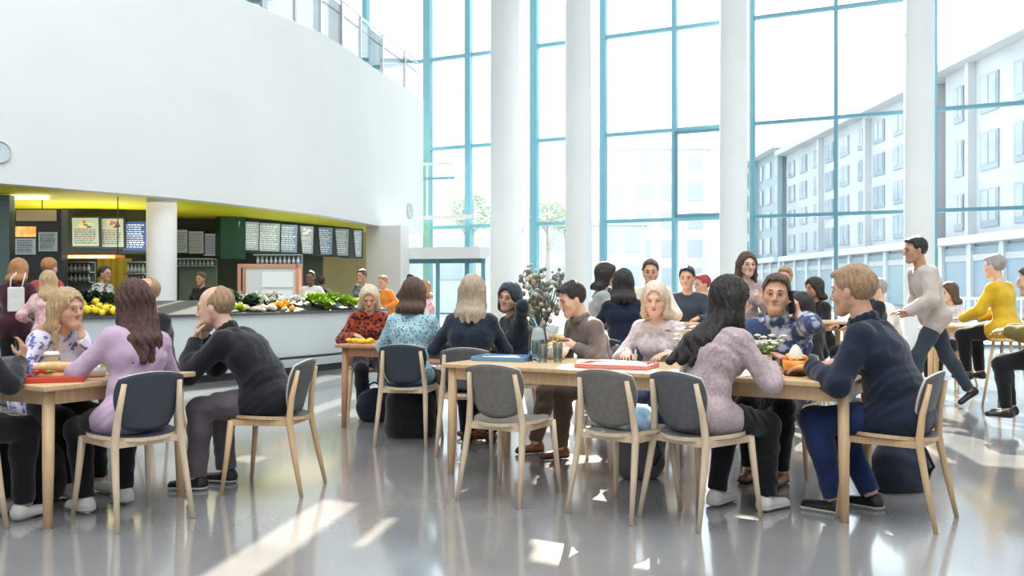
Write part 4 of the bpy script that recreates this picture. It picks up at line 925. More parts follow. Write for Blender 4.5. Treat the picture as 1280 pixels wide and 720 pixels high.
cr_ = thing('fruit_crate', 'orange crate at the right end of the counter, piled with oranges', 'crate', on_counter(482,.45), R(50)); bm = NB(); box(bm, (0,0,.01), (.42,.30,.02))
for s in (-1,1): box(bm, (0,s*.145,.07), (.42,.012,.12)); box(bm, (s*.205,0,.07), (.012,.28,.12))
obj('crate_body', bm, mat('crate_orange',(.80,.30,.02),.6), cr_)
bm = NB(); ball(bm, (0,0,0), .042, 0, 14, 10); o = obj('orange', bm, mat('orange_skin',(.90,.36,.01),.45,bump=.1,bscale=120)); M4 = Matrix.Translation(cr_.location) @ Matrix.Rotation(R(50),4,'Z'); spots = [(M4 @ Vector((x,y,z)),0,1.) for z in (.065,.13) for x in (-.145,-.05,.05,.145) for y in (-.085,0,.085)]
o.location = spots[0][0]; tag(o, 'orange in the orange crate at the right end of the counter', 'fruit', g); rep(o, spots[1:], [o['label']]*99, g)
# copper framed display case, heat lamps, shelves
dc = thing('display_case', 'copper framed glass display case standing behind the counter', 'display case', at(338,15.6,0), R(8)); w, hh = .98, 1.62
bm = NB(); box(bm, (0,0,.42), (w,.6,.84)); obj('case_base', bm, M_grey, dc); bm = NB()
for x in (-w/2+.02,w/2-.02):
    for y in (-.28,.28): box(bm, (x,y,(hh+.84)/2), (.05,.05,hh-.84))
for y in (-.28,.28): box(bm, (0,y,hh-.03), (w,.05,.06))
obj('copper_frame', bm, M_copper, dc); bm = NB(); box(bm, (.03,-.27,1.22), (w-.2,.012,.66)); obj('front_panel', bm, mat('frosted',(.66,.68,.66),.3), dc); bm = NB(); box(bm, (.15,-.285,1.36), (.50,.012,.26)); box(bm, (.15,-.285,1.10),(.50,.012,.16)); obj('notice_panel', bm, mat('case_white',(.84,.88,.88),.4), dc)
bm = NB(); box(bm, (0,.26,1.2), (w-.1,.02,.7)); obj('back_panel', bm, M_beige, dc)
hl = thing('heat_lamp_bar', 'glowing orange heat lamp bar hanging over the servery at the left', 'lamp', at(100,14.6,CAM_H+.50)); bm = NB(); box(bm, (0,0,0), (1.30,.30,.05)); obj('housing', bm, mat('lamp_orange',(.80,.25,.04),.4), hl)
bm = NB(); box(bm, (0,-.155,-.01), (1.24,.02,.05)); obj('glow_strip', bm, mat('lamp_glow',(1.,.42,.10),.4,col2=(1.,.75,.45),scale=6,emit=2.2), hl)
for x in (-.6,.6): bm = NB(); tube(bm, [(x,0,.02),(x,0,DZ0-CAM_H-.50+.02)], .008, 6); obj('hanger', bm, M_black, hl)
def shelf(label, px0, px1, y0, y1, depth, n, m_, seed):
    p = at((px0+px1)/2, depth); w = (px1-px0)/F_PX*depth; zt = CAM_H+(360-y0)/F_PX*depth; zb = CAM_H+(360-y1)/F_PX*depth
    t = thing('bottle_shelf', label, 'shelf', Vector((p.x,p.y,0))); bm = NB(); box(bm, (0,.16,(zt+.0)/2), (w,.04,zt)); obj('back_panel', bm, mat('shelf_back',(.20,.27,.28),.5), t); rg = random.Random(seed); bm = NB()
    for k in range(n+1): box(bm, (0,.05,zb+(zt-zb)*k/n-.01), (w,.24,.02))
    obj('shelf_board', bm, M_steel, t); return t, w, zt, zb, p
M_bot = mat('bottle_pale',(.55,.66,.70),.25); M_bot2 = mat('bottle_blue',(.13,.23,.36),.25); M_cap = mat('bottle_cap',(.80,.80,.78),.4)
def bottles(t, w, zt, zb, p, n, per, label, group):
    bm = NB(); h = (zt-zb)/n*.72; lathe(bm, [(0,0),(.030,0),(.032,h*.55),(.014,h*.78),(.013,h),(0,h)], n=10); o = obj('bottle', bm, M_bot); bm = NB(); lathe(bm, [(.015,h*.93),(.015,h*1.06),(0,h*1.06)], n=8); obj('cap', bm, M_cap, o)
    first = True
    for k in range(n):
        for j in range(per):
            loc = Vector((p.x-w/2+.06+(w-.12)*j/(per-1), p.y+.03, zb+(zt-zb)*k/n))
            if first: o.location = loc; tag(o, label, 'bottle', group); first = False
            else:
                c = o.copy(); COL.objects.link(c); c.location = loc
                for ch in kids(o):
                    if ch.parent is o and ch.name.startswith('cap'): d = ch.copy(); COL.objects.link(d); d.parent = c
t_ = shelf('backlit shelf of pale bottles under the heat lamp bar', 62, 114, 327, 352, 15.2, 2, None, 1); bottles(*t_, 2, 9, 'pale bottle on the shelf under the heat lamp bar', 'bottles under the heat lamp')
t_ = shelf('shelf of pale bottles just left of the round column', 155, 182, 327, 356, 15.6, 2, None, 2); bottles(*t_, 2, 5, 'pale bottle on the shelf just left of the round column', 'bottles left of the column')
t_ = shelf('low shelf under the three menu boards right of the column', 221, 268, 323, 332, 18.6, 1, None, 3); bottles(*t_, 1, 9, 'bottle on the shelf just right of the round column', 'bottles right of the column')
t_ = shelf('glass shelf hung with pale cups under the long row of menu boards', 318, 376, 318, 330, 17.6, 1, None, 4); bottles(*t_, 1, 10, 'pale bottle on the shelf above the copper display case', 'bottles above the display case')
bm = NB(); box(bm, (0,0,0), (.6,.02,1.7)); o = obj('yellow_curtain', bm, mat('curtain_yellow',(.45,.36,.05),.7,col2=(.30,.22,.03),scale=8,stretch=(6,1,.1))); o.location = at(143,16.4,.9); tag(o, 'dull yellow panel behind the server in patterned clothing', 'panel')
# ------------------------------------------------------------------ menu boards
def scrib(bm, w, h, seed, kind, y=-.012):
    """unreadable menu rows and pictures"""
    rg = random.Random(seed); n = 11
    for k in range(n):
        z = h*.44-h*.88*(k+.5)/n
        if kind == 'pic' and k < 4: continue
        x = -w*.43
        while x < w*.38:
            l = rg.uniform(.05,.17)*w
            if x+l > w*.44: break
            box(bm, (x+l/2,y,z), (l,.003,h*.030 if k%4 else h*.045), mi=(2 if k%4==0 else 1)); x += l+w*.035
    if kind == 'pic':
        for k in range(9): ball(bm, (rg.uniform(-.3,.3)*w,y+.002,h*rg.uniform(.16,.40)), (w*rg.uniform(.06,.15),.004,h*rg.uniform(.03,.07)), rg.choice((1,2,3)), 8, 5)
M_scr = mat('screen_grey',(.30,.37,.37),.35,emit=.28); M_scrb = mat('screen_blue',(.035,.085,.33),.35,emit=.35); M_scrp = mat('screen_pale',(.33,.41,.46),.35,emit=.30); M_ink = mat('ink',(.06,.08,.09),.6); M_ink2 = mat('ink_light',(.72,.78,.82),.5,emit=.3); M_inkr = mat('ink_red',(.42,.12,.10),.6)
def board(label, px0, px1, ytop, ybot, depth, turn, scr, seed, kind='text', group='menu boards over the servery', inks=None, tilt=3):
    c = (px0+px1)/2; w = (px1-px0)/F_PX*depth/max(.3,math.cos(R(turn)-math.atan((c-640)/F_PX))); h = (ybot-ytop)/F_PX*depth; p = at(c, depth, CAM_H+(360-(ytop+ybot)/2)/F_PX*depth)
    t = thing('menu_board', label, 'menu board', p, R(turn), group); t.rotation_euler.x = R(tilt)
    bm = NB(); box(bm, (0,.03,0), (w*1.10,.06,h*1.10), bev=.01); obj('casing', bm, M_dark, t)
    bm = NB(); box(bm, (0,-.005,0), (w*.96,.012,h*.98)); sn = obj('screen', bm, scr, t)
    bm = NB(); scrib(bm, w*.94, h*.95, seed, kind); obj('menu_text', bm, inks or [M_ink,M_ink,M_inkr,M_beige], sn)
    bm = NB()
    bm.free(); return t
def panel(label, px0, d0, px1, d1, ybot, dmid):
    a, c = at(px0,d0), at(px1,d1); zb = CAM_H+(360-ybot)*dmid/F_PX; bm = NB(); L_ = (c-a).length
    box(bm, (0,0,0), (L_,.05,DZ0+.02-zb)); o = obj('sign_panel', bm, M_dark); o.location = (a+c)/2+Vector((0,0,(DZ0+.02+zb)/2)); o.rotation_euler.z = math.atan2((c-a).y,(c-a).x); tag(o, label, 'panel')
panel('dark hanging panel behind the three large menu boards left of the column', 77, 16.8, 190, 17.15, 317, 17)
panel('dark hanging panel behind the three small menu boards right of the column', 214, 19.1, 276, 19.35, 322, 19.2)
panel('dark hanging panel behind the long row of menu boards', 300, 18.9, 453, 22.75, 319, 20.5)
light = [M_ink2,M_ink2,M_ink2,M_ink2]
board('pale menu board, leftmost of the three large boards left of the column', 92, 122, 272, 308, 16.74, 2, M_scr, 1, 'pic')
board('pale menu board, middle of the three large boards left of the column', 127, 153, 273, 309, 16.86, 4, M_scr, 2, 'pic')
board('deep blue menu board just left of the round column', 156, 181, 277, 313, 17.0, 6, M_scrb, 3, inks=light)
board('grey menu board just right of the round column, leftmost of three small ones', 219, 233, 287, 316, 18.9, 10, M_scr, 4)
board('menu board with red lettering, middle of three small ones right of the column', 236, 253, 289, 317, 19.0, 12, M_scr, 5, inks=[M_inkr]*4)
board('plain grey menu board beside the dark green box', 256, 271, 292, 320, 19.1, 14, M_scrp, 6)
pxs = [(303,318),(322,343),(347,366),(370,387),(391,411),(414,432),(433,449)]
names = ['narrow grey menu board beside the dark green box, first of the long row','second menu board from the left in the long row over the servery','bluish menu board, third from the left in the long row','menu board with a small dark picture, fourth in the long row','menu board, fifth in the long row, above the server in white','menu board, sixth in the long row over the servery','last menu board at the right end of the long row']
for k, ((a, c), nm) in enumerate(zip(pxs, names)):
    dep = 18.9+3.5*k/6; board(nm, a, c, 277+1.7*k, 313+1.35*k, dep, 42, [M_scrp,M_scrp,mat('screen_steel',(.20,.29,.43),.35,emit=.3),M_scrp,mat('screen_steel',(.20,.29,.43),.35,emit=.3),M_scr,M_scrp][k], 20+k, 'pic' if k==3 else 'text', inks=light)
bm = NB(); box(bm, (0,0,0), (.50,.5,.86)); gbx = obj('green_box', bm, M_green); gbx.location = at(288,18.9,2.24); gbx.rotation_euler.z = R(30); tag(gbx, 'dark green hanging box at the left end of the long row of menu boards', 'box')
# menu cabinet at far left
mc = thing('menu_cabinet', 'dark cabinet with an orange lit sign and small screens at the far left', 'cabinet', at(46,14.1)); sc = 14.1/F_PX
bm = NB(); box(bm, (0,.15,1.22), (58*sc,.2,2.44)); obj('cabinet_body', bm, M_dark, mc)
for (x0,x1,y0,y1,m_,nm) in ((19,69,262,276,M_beige,'header_panel'),(18,43,283,296,mat('sign_orange',(.85,.36,.07),.4,col2=(.95,.62,.25),scale=9,emit=.7),'lit_sign'),(18,43,298,318,M_scrp,'screen'),(47,70,290,314,M_scr,'screen')):
    bm = NB(); box(bm, (((x0+x1)/2-46)*sc,.04,CAM_H+(360-(y0+y1)/2)*sc), ((x1-x0)*sc,.03,(y1-y0)*sc)); q = obj(nm, bm, m_, mc)
    if nm == 'screen': bm = NB(); scrib(bm, (x1-x0)*sc*.95, (y1-y0)*sc*.95, int(x0), 'text', 0); bmesh.ops.translate(bm, verts=bm.verts, vec=(((x0+x1)/2-46)*sc, .021, CAM_H+(360-(y0+y1)/2)*sc)); obj('menu_text', bm, M_ink, q)
bm = NB(); box(bm, (0,0,0), (.55,.16,.04)); o = obj('strip_light', bm, mat('strip',(1.,.92,.78),.4,emit=3.)); o.location = at(37,14.4,2.63); tag(o, 'short strip light fixed under the lime soffit at the far left', 'light')
# ------------------------------------------------------------------ clothes
C_lilac = cloth('c_lilac', (.52,.36,.50), (.58,.42,.56), scale=5); C_black = cloth('c_black', (.012,.013,.017)); C_navy = cloth('c_navy', (.010,.016,.036)); C_navyknit = cloth('c_navyknit', (.016,.024,.042), (.025,.035,.055), scale=40)
C_greyp = cloth('c_greyp', (.105,.088,.105), (.135,.115,.13), scale=6); C_blackp = cloth('c_blackp', (.010,.010,.012)); C_blue = cloth('c_bluep', (.010,.022,.085), (.018,.035,.12), scale=6); C_jean = cloth('c_jean', (.05,.11,.22), (.08,.16,.30), scale=10); C_brownp = cloth('c_brownp', (.12,.085,.06))
C_floral = cloth('c_floral', (.72,.68,.80), (.16,.16,.42), scale=24, lo=.54, hi=.60, detail=2); C_dots = cloth('c_dots', (.06,.18,.25), (.42,.62,.68), kind='voronoi', scale=42, lo=.22, hi=.42)
C_redpat = cloth('c_redpat', (.035,.010,.014), (.42,.075,.03), kind='voronoi', scale=30, lo=.32, hi=.62); C_mauve = cloth('c_mauve', (.40,.30,.31), (.54,.43,.43), scale=70, detail=5, lo=.35, hi=.65)
C_denimf = cloth('c_denimf', (.045,.075,.17), (.55,.58,.70), scale=13, lo=.52, hi=.62); C_pale = cloth('c_pale', (.66,.60,.62), (.50,.44,.50), scale=30, lo=.5, hi=.62); C_brown = cloth('c_brown', (.16,.13,.115), (.20,.165,.145), scale=8)
C_maroon = cloth('c_maroon', (.055,.014,.022)); C_pinkp = cloth('c_pinkp', (.62,.30,.32), (.75,.55,.52), scale=18); C_patbw = cloth('c_patbw', (.55,.54,.52), (.06,.06,.05), scale=18, lo=.5, hi=.56); C_whitec = cloth('c_white', (.78,.77,.74)); C_greyc = cloth('c_grey', (.36,.37,.38)); C_beigec = cloth('c_beige', (.52,.46,.42), (.58,.52,.48), scale=4)
C_must = cloth('c_mustard', (.62,.38,.012), (.70,.45,.03), scale=5); C_olive = cloth('c_olive', (.26,.18,.02), (.12,.10,.03), scale=4); C_plaid = cloth('c_plaid', (.03,.06,.05), (.25,.3,.28), scale=20); C_cream = cloth('c_cream', (.72,.66,.56)); C_slate = cloth('c_slate', (.04,.055,.075)); C_orangec = cloth('c_orange', (.75,.25,.03)); C_red = cloth('c_red', (.45,.06,.05))
SH_w = mat('shoe_white', (.75,.74,.72), .5); SH_k = mat('shoe_black', (.015,.015,.016), .35); SH_b = mat('shoe_brown', (.22,.075,.03), .35)
HM = MATS
def pos(n, back=-.02): return dict(x=CH[n][0][0], y=CH[n][0][1], head=CH[n][1], back=back)
def up(x, y, z, c=30, n=(0,-1,0), d=(0,.25,1), pole=None):
    r = dict(p=(x,y,z), d=d, n=n, c=c)
    if pole: r['pole'] = pole
    return r
def onto(x, y, z=.775, c=18, d=None, pole=None):
    r = dict(p=(x,y,z), d=d or (-.3*np.sign(x),1,-.1), n=(0,0,-1), c=c)
    if pole: r['pole'] = pole
    return r
# ------------------------------------------------------------------ the diners in front
person('person in a lilac top with long auburn hair, seen from behind at the left table', **pos('purple',-.02), S=.90, lean=11, side=8, hd=(-6,-8,3), hands=(onto(-.17,.40), onto(.20,.36)), hair=('long',HM['hair_auburn'],.36), top=C_lilac, topname='blouse', pants=C_blackp, shoe=SH_w, face=False, feet=((-.12,.30,.085,8),(.13,.36,.085,-8)))
person('balding person in a black shirt leaning forward with hands at the mouth', **pos('bald',-.02), S=.99, fem=False, lean=37, hunch=1.25, hd=(4,-8,0), hands=(dict(hp=(-.055,.125,-.175),d=(.25,-.1,1),n=(.3,-1,0),c=40,pole=(-.5,.3,-1)), dict(hp=(.065,.120,-.165),d=(-.3,-.1,1),n=(-.3,-1,0),c=60,pole=(.5,.3,-1))), hair=('bald',HM['hair_sandy']), top=C_black, topname='shirt', collar=1, pants=C_greyp, shoe=SH_k, feet=((-.10,.45,.085,8),(.12,.36,.085,-4)), loose=.008, belly=.01, wide=.008)
o, k = person('person in a white and blue floral blouse resting chin on hand', **pos('girl',.08), S=.90, lean=29, side=0, hd=(6,-6,-4), hands=(dict(hp=(-.035,.095,-.190),d=(.1,-.15,1),n=(.3,-.8,.3),c=62,pole=(-.5,.7,-1)), onto(.18,.42)), hair=('long',HM['hair_blonde'],.24,(1,)), top=C_floral, topname='blouse', pants=C_blackp, shoe=SH_w, skin='skin_warm', lead=(0,.02,0))
person('person at the left edge, mostly cut off, with dark sleeves over the left table', **pos('left'), S=.95, lean=16, hd=(0,-5,0), hands=(onto(-.12,.36), up(.12,.37,.84,30,(-.8,-.3,0))), hair=('bob',HM['hair_dark'],.15), top=C_black, pants=C_blackp, shoe=SH_w, skin='skin_tan', lvl=1, face=False)
person('person in a mauve jumper with very long dark hair, back turned', **pos('mauve',-.02), S=.95, lean=21, side=3, twist=-4, hd=(-14,-6,4), hands=(onto(-.16,.42,.79), onto(.17,.38,.79)), hair=('long',HM['hair_dark'],.44), lead=(-.15,.0,.04), top=C_mauve, topname='jumper', pants=C_blackp, shoe=SH_w, face=False, feet=((-.12,.28,.085,5),(.13,.40,.085,-5)), loose=.009)
person('person in a navy jacket with short sandy hair seated on the far right', **pos('navy',-.07), S=1.04, fem=False, lean=25, hd=(-6,-6,0), hands=(onto(-.16,.44,.79), onto(.16,.44,.79)), hair=('short',HM['hair_sandy']), top=C_navy, topname='jacket', collar=1, pants=C_blue, shoe=SH_k, skin='skin_warm', feet=((-.11,.34,.085,0),(.13,.22,.085,0)), belly=.02, loose=.010)
o, k = person('person in a blue patterned shirt holding a phone to the ear', **pos('phone'), S=.97, fem=False, lean=19, hd=(12,-3,3), hands=(dict(hp=(-.150,.015,-.125),d=(.18,.05,1),n=(1,.1,0),c=38,pole=(-.7,.5,-.9)), onto(.02,.34,.80,20,(-1,.2,0))), hair=('short',HM['hair_brown']), top=C_denimf, topname='shirt', sleeve=.62, collar=1, pants=C_blackp, shoe=SH_b, skin='skin_warm')
ear = k['H']+k['hr'][0]*-.098+k['hr'][1]*.040+k['hr'][2]*-.045
ph = NB(); box(ph, (0,0,0), (.009,.068,.142), bev=.003); p_ = obj('mobile_phone', ph, M_black); p_.location = to_world(o, ear); p_.rotation_euler = (R(14),0,o.rotation_euler.z+R(48)); tag(p_, 'black mobile phone held to the ear by the person in the blue patterned shirt', 'phone')
person('short-haired blond person in a pale top facing us behind the flower posy', **pos('blond'), S=.91, lean=20, hd=(14,-8,0), hands=(onto(-.14,.36), onto(.14,.36)), hair=('bob',HM['hair_pale'],.13), top=C_pale, pants=C_jean, shoe=SH_w)
o, k = person('dark-haired person in a brown shirt in profile, holding a sandwich', **pos('brown'), S=.93, fem=False, lean=22, hd=(-6,-20,0), hands=(up(-.10,.27,.80,40,(.9,.3,-.2),(.2,1,.1),(-.8,-.3,-1)), up(.10,.27,.80,40,(-.9,.3,-.2),(-.2,1,.1),(.8,-.3,-1))), hair=('short',HM['hair_dark']), top=C_brown, topname='shirt', collar=1, pants=C_brownp, shoe=SH_b, feet=((-.12,.40,.085),(.16,.46,.085)))
sandwich('filled roll held in both hands by the person in the brown shirt', to_world(o,(0,.365,.80)), o.rotation_euler.z, .19, .036)
person('person in a dotted light blue top with a brown bob, seen from behind', **pos('blue',-.03), S=.94, lean=12, hd=(-4,-6,0), hands=(onto(-.16,.38), onto(.16,.38)), hair=('bob',HM['hair_brown'],.17), top=C_dots, topname='blouse', pants=C_blackp, shoe=SH_k, face=False, lvl=1, loose=.012)
person('person with long blonde hair in a navy knit, seen from behind', **pos('knit',-.03), S=.96, lean=10, hd=(-4,-4,0), hands=(onto(-.22,.36), onto(.12,.40)), hair=('long',HM['hair_ash'],.25), top=C_navyknit, topname='jumper', pants=C_blackp, shoe=SH_k, face=False, lvl=1)
person('blonde person in a red and black patterned blouse looking down', **pos('red'), S=.90, lean=18, hd=(-12,-24,0), hands=(onto(-.16,.34), onto(.16,.36)), hair=('bob',HM['hair_pale'],.15), top=C_redpat, topname='blouse', pants=C_blackp, shoe=SH_b, lvl=1, skin='skin_warm')
person('person with ginger fringe, dark headscarf and navy jacket at the middle table', **pos('ginger'), S=.90, lean=15, hd=(38,-6,8), hands=(dict(hp=(-.14,.03,-.10),d=(.3,0,1),n=(1,.1,0),c=45,pole=(-1,.4,-.8)), onto(.14,.34)), hair=('hood',C_slate,.14), top=C_navyknit, topname='jacket', pants=C_blackp, shoe=SH_b, skin='skin_warm', lvl=1)
# ------------------------------------------------------------------ people further back
def make_stool(p, seat, label, rz=0):
    t = thing('bar_stool', label, 'stool', (p.x,p.y,0), rz, 'stools under the people further back'); bm = NB(); lathe(bm, [(0,seat-.035),(.17,seat-.035),(.18,seat-.018),(.17,seat),(0,seat)], n=20); obj('seat', bm, M_oak, t)
    for a in range(4):
        b = math.pi/4+a*math.pi/2; bm = NB(); tube(bm, [(math.cos(b)*.23,math.sin(b)*.23,0),(math.cos(b)*.12,math.sin(b)*.12,seat-.03)], [.012,.017], 8); obj('leg', bm, M_oak, t)
    return t
def far(label, px, d, ytop, head, fem, hair, top, stand=False, skin='skin_fair', lean=10, hd=(0,-6,0), hands=(None,None), pants=None, seatlab=None, face=True, feet=None, lvl=2, S=None, topname='top', **kw):
    p = at(px,d); zt = CAM_H+(360-ytop)*d/F_PX
    if stand:
        S = S or zt*.572; pz = .10+.84*S*.985; ft = feet or ((-.10,.02,.085,8),(.10,-.03,.085,-8)); hn = hands if hands != (None,None) else (dict(p=(-.20,.20,pz+.12),d=(.3,1,.1),n=(0,0,-1),c=25),dict(p=(.20,.20,pz+.12),d=(-.3,1,.1),n=(0,0,-1),c=25))
    else:
        S = S or .95; pz = zt-.705*S/.93*math.cos(R(lean-8)); fz = max(.085,pz-.47); ft = feet or ((-.10,.36,fz),(.10,.33,fz)); hn = hands if hands != (None,None) else (dict(p=(-.15,.36,pz+.20),d=(.3,1,-.1),n=(0,0,-1),c=20),dict(p=(.15,.36,pz+.20),d=(-.3,1,-.1),n=(0,0,-1),c=20))
        make_stool(p+Vector((0,0,0)), pz-.10, 'stool under the '+' '.join(label.split(',')[0].split()[:13]), R(head))
    return person(label, p.x, p.y, head, pz=pz, S=S, fem=fem, lean=lean, hd=hd, hands=hn, feet=ft, hair=hair, skin=skin, top=top, topname=topname, pants=pants or C_blackp, shoe=SH_k, lvl=lvl, face=face, back=0, **kw)
far('dark-haired person in a grey top in profile, in front of the second column', 744, 9.4, 333, 5, True, ('long',HM['hair_dark'],.16), C_greyc, hd=(0,-4,0))
far('person with long black hair and a navy top, back turned, right of the second column', 780, 8.6, 341, 88, True, ('long',HM['hair_dark'],.22), C_navy, face=False)
far('dark-haired person in a pink-red top leaning in beside the grey top', 768, 9.9, 361, 230, True, ('bob',HM['hair_dark'],.12), C_pinkp, lean=22, hd=(20,14,0))
far('brown-haired person facing us with a cream top, above the blond person', 813, 9.8, 330, 262, False, ('short',HM['hair_brown']), C_cream, stand=False, skin='skin_warm')
far('person with cropped dark hair in a dark shirt, left of the mauve jumper', 861, 10.2, 338, 250, False, ('short',HM['hair_dark']), C_slate, skin='skin_warm')
far('person in a red cap and cream top', 888, 11.7, 347, 200, False, ('short',mat('cap_red',(.35,.05,.05),.7)), C_cream, skin='skin_warm')
far('standing person with long brown hair in a mauve top, in front of the third column', 929, 8.9, 314, 275, True, ('long',HM['hair_brown'],.24), C_mauve, stand=True, skin='skin_fair', lvl=1, hands=(dict(p=(-.06,.25,1.10),d=(.4,.4,.8),n=(0,-1,0),c=35),dict(p=(.10,.22,1.0),d=(-.5,.8,.2),n=(0,-1,0),c=30)))
far('bearded person in a dark top, behind the phone user', 984, 11.0, 338, 240, False, ('short',HM['hair_sandy']), C_slate, skin='skin_warm')
far('person with round dark hair, turned away between phone user and navy jacket', 1013, 8.4, 371, 110, True, ('bob',HM['hair_dark'],.12), C_black, face=False)
far('person with dark hair and a black top, left of the sandy head', 1028, 10.9, 351, 200, True, ('bob',HM['hair_dark'],.13), C_black, skin='skin_tan')
far('dark-haired person with a black top, right of the sandy head', 1095, 9.8, 346, 190, False, ('curly',HM['hair_dark']), C_black, skin='skin_tan')
far('person in a white shirt in front of the walking person', 1117, 10.4, 352, 180, False, ('short',HM['hair_grey']), C_whitec, skin='skin_fair', lean=18)
o,k = far('dark-haired person in a beige tunic walking left past the fourth column', 1168, 9.4, 303, 180, False, ('short',HM['hair_dark']), C_beigec, stand=True, lean=17, hd=(0,-6,0), skin='skin_tan', pants=C_slate, feet=((-.09,.34,.09,0),(.09,-.40,.17,0,-35)), S=1.02, lvl=1, hands=(dict(p=(-.14,.34,.98),d=(.2,1,.1),n=(0,0,-1),c=25),dict(p=(.20,.16,.96),d=(0,1,-.2),n=(-1,0,0),c=25)), topname='tunic', loose=.02, knee=((0,1,0),(0,1,0)))
far('grey-haired person in a mustard jumper, back turned', 1258, 9.4, 322, 125, True, ('short',HM['hair_grey']), C_must, face=False, lvl=1, loose=.014, hands=(dict(p=(-.20,.36,.90),d=(0,1,0),n=(0,0,-1),c=20),dict(p=(.10,.36,.90),d=(0,1,0),n=(0,0,-1),c=20)), skin='skin_fair')
far('person in an olive jacket cut off by the right edge of the picture', 1318, 7.8, 338, 150, False, ('short',HM['hair_brown']), C_olive, face=False, lean=16, loose=.02)
far('person walking in dark trousers and dark top, just behind the beige tunic', 1196, 11.6, 357, 195, True, ('bob',HM['hair_brown'],.15), C_pale)
# around the servery
far('person with ginger hair and a maroon jacket standing at the far left, back turned', 18, 10.0, 322, 95, True, ('long',HM['hair_ginger'],.14), C_maroon, stand=True, face=False)
far('person with long blonde hair and a pink blouse standing at the far left', 61, 9.6, 340, 120, True, ('long',HM['hair_blonde'],.26), C_pinkp, stand=True, face=False, S=.80)
far('person with cropped ginger hair and dark red top behind the pink blouse', 54, 11.4, 321, 80, False, ('short',HM['hair_ginger']), C_red, stand=True, face=False)
far('server with dark tied hair and patterned clothing behind the yellow peppers', 124, 14.0, 331, -20, True, ('tied',HM['hair_dark']), C_patbw, stand=True, skin='skin_tan')
far('fair person in a black top hidden behind the auburn head', 200, 7.5, 353, 230, False, ('bald',HM['hair_sandy']), C_black, skin='skin_warm')
far('server seen as a small dark head above the balding person', 256, 15.8, 340, 250, False, ('short',HM['hair_brown']), C_black, stand=True, skin='skin_tan')
far('dark-haired server in a white tunic behind the cauliflowers', 391, 15.7, 338, 262, True, ('tied',HM['hair_dark']), C_whitec, stand=True, skin='skin_deep', lvl=1)
far('dark-haired second server close behind the server in the white tunic', 404, 17.0, 345, 120, True, ('short',HM['hair_dark']), C_black, stand=True, face=False, skin='skin_deep')
far('server in a dark plaid shirt in front of the beige wall', 457, 16.6, 336, 240, False, ('short',HM['hair_brown']), C_plaid, stand=True, skin='skin_tan')
far('reddish-haired person in an orange apron beside the orange crate', 484, 16.2, 345, 230, False, ('short',HM['hair_ginger']), C_orangec, stand=True, skin='skin_warm')
far('person in a dark cap in front of the entrance canopy', 513, 17.2, 342, 280, False, ('short',HM['hair_dark']), C_slate, stand=True, skin='skin_tan')
far('person in a pale pink top near the entrance canopy', 538, 14.2, 354, 200, True, ('bob',HM['hair_ginger'],.12), C_pinkp)
# white tote on the maroon back
tb = thing('tote_bag', 'white tote bag hanging on the back of the maroon jacket', 'bag', at(20,9.72,.98)); bm = NB(); box(bm, (0,0,.12), (.17,.04,.26), bev=.012); obj('bag_body', bm, C_whitec, tb)
bm = NB(); tube(bm, [(-.06,0,.24),(-.07,.03,.34),(-.05,.10,.40)], .012, 6, flat=.4); tube(bm, [(.06,0,.24),(.07,.03,.34),(.05,.10,.40)], .012, 6, flat=.4); obj('strap', bm, C_whitec, tb)
make_chair('tan-shelled chair at the far side of the middle table', mat('shell_tan',(.42,.25,.18),.5), M_oak_red, (-.68,8.75), -75)
make_chair('dark chair behind the brown-shirted person', M_shell_b, M_oak, at(752,8.15).xy, 80)
make_chair('dark chair under the person with long black hair', M_shell_b, M_oak, at(795,7.9).xy, 95)
# tall vase of dried branches
tv = thing('planter', 'tall white planter of grey dried flowers standing behind the water jug', 'plant', at(677,9.0)); bm = NB(); lathe(bm, [(0,0),(.14,0),(.20,.30),(.16,.78),(.18,.85),(.15,.85),(.13,.78),(0,.75)], n=24); obj('vase', bm, M_white, tv)
rg = random.Random(4); bs, bf = NB(), NB(); cols = [mat('dried_grey',(.25,.26,.25),.8), mat('dried_cream',(.60,.55,.45),.8), mat('dried_olive',(.20,.21,.13),.8)]
for k in range(46):
    a = rg.uniform(0,6.28); q = .24*math.sqrt(rg.random()); e = Vector((math.cos(a)*q,math.sin(a)*q,rg.uniform(.92,1.40))); tube(bs, [(0,0,.75),e*.7+Vector((0,0,.2)),e], [.006,.005,.003], 5)
    for j in range(6): ball(bf, e+Vector((rg.gauss(0,.03),rg.gauss(0,.03),rg.gauss(0,.03))), rg.uniform(.012,.03), rg.randrange(3), 6, 5)
obj('branches', bs, cols[2], tv); obj('dried_blossom', bf, cols, tv)
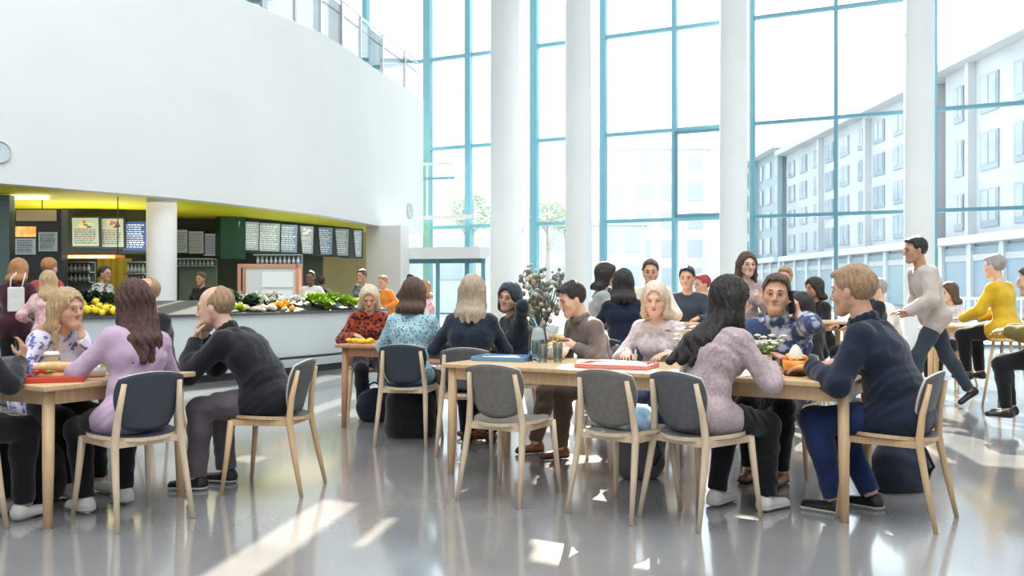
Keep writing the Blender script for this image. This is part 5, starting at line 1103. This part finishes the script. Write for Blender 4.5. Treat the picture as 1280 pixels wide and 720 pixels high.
# ------------------------------------------------------------------ light and camera
sc = bpy.context.scene
w = bpy.data.worlds.new('sky'); sc.world = w; w.use_nodes = True; nt = w.node_tree; bg = nt.nodes['Background']; bg.inputs['Strength'].default_value = 2.6
tc = nt.nodes.new('ShaderNodeTexCoord'); sp = nt.nodes.new('ShaderNodeSeparateXYZ'); cr = nt.nodes.new('ShaderNodeValToRGB')
cr.color_ramp.elements[0].position = 0; cr.color_ramp.elements[1].position = .6; cr.color_ramp.elements[0].color = (.96,.98,1,1); cr.color_ramp.elements[1].color = (.80,.91,1,1)
nt.links.new(tc.outputs['Generated'], sp.inputs[0]); nt.links.new(sp.outputs['Z'], cr.inputs['Fac']); nt.links.new(cr.outputs['Color'], bg.inputs['Color'])
sl = bpy.data.lights.new('sun','SUN'); sl.energy = 16; sl.angle = R(.16); sl.color = (1,.90,.74); so = bpy.data.objects.new('sun', sl); COL.objects.link(so); so.rotation_euler = SDIR.to_track_quat('-Z','Y').to_euler()
def area(name, loc, size, energy, col, rot=(0,0,0)):
    l = bpy.data.lights.new(name,'AREA'); l.shape='RECTANGLE'; l.size, l.size_y = size; l.energy = energy; l.color = col; o = bpy.data.objects.new(name,l); COL.objects.link(o); o.location = loc; o.rotation_euler = rot; return o
area('overhead_fill', (1,5,15.8), (16,12), 2100, (.95,.98,1))  # added overhead fill to lift the interior, no actual fitting
area('overhead_fill', (-2,-2.5,13), (14,5), 750, (.97,.98,1), (R(35),0,0))  # second added fill, above and behind the camera
area('servery_light', (-6.2,15.2,2.60), (2.6,3.0), 22, (1,.86,.62), (0,0,0))
area('servery_light', (-4.4,19.4,2.60), (1.2,3.0), 12, (1,.88,.66), (0,0,0))
area('servery_light', (-8.6,12.6,2.60), (1.6,2.0), 16, (1,.86,.62), (0,0,0))
area('soffit_fill', (-7.6,16.2,1.75), (2.4,2.0), 40, (1,.95,.75), (math.pi,0,0))  # added fill facing up, brightens the lime soffit
area('soffit_fill', (-4.3,18.2,1.6), (1.5,3.5), 11, (1,.95,.75), (math.pi,0,0))  # another added upward fill, for the right part of the soffit
cam = bpy.data.cameras.new('camera'); cam.sensor_width = 36; cam.lens = 36*F_PX/1280; cam.clip_end = 400
co = bpy.data.objects.new('camera', cam); COL.objects.link(co); co.location = (0,0,CAM_H); co.rotation_euler = (math.pi/2,0,0); sc.camera = co
sc.view_settings.view_transform = 'Standard'; sc.view_settings.look = 'None'; sc.view_settings.exposure = .10; sc.view_settings.gamma = 1.
sc.cycles.max_bounces = 8; sc.cycles.diffuse_bounces = 4; sc.cycles.glossy_bounces = 4; sc.cycles.transparent_max_bounces = 24; sc.cycles.transmission_bounces = 6
sc.cycles.caustics_reflective = False; sc.cycles.caustics_refractive = False; sc.cycles.sample_clamp_indirect = 6.; sc.cycles.use_denoising = True
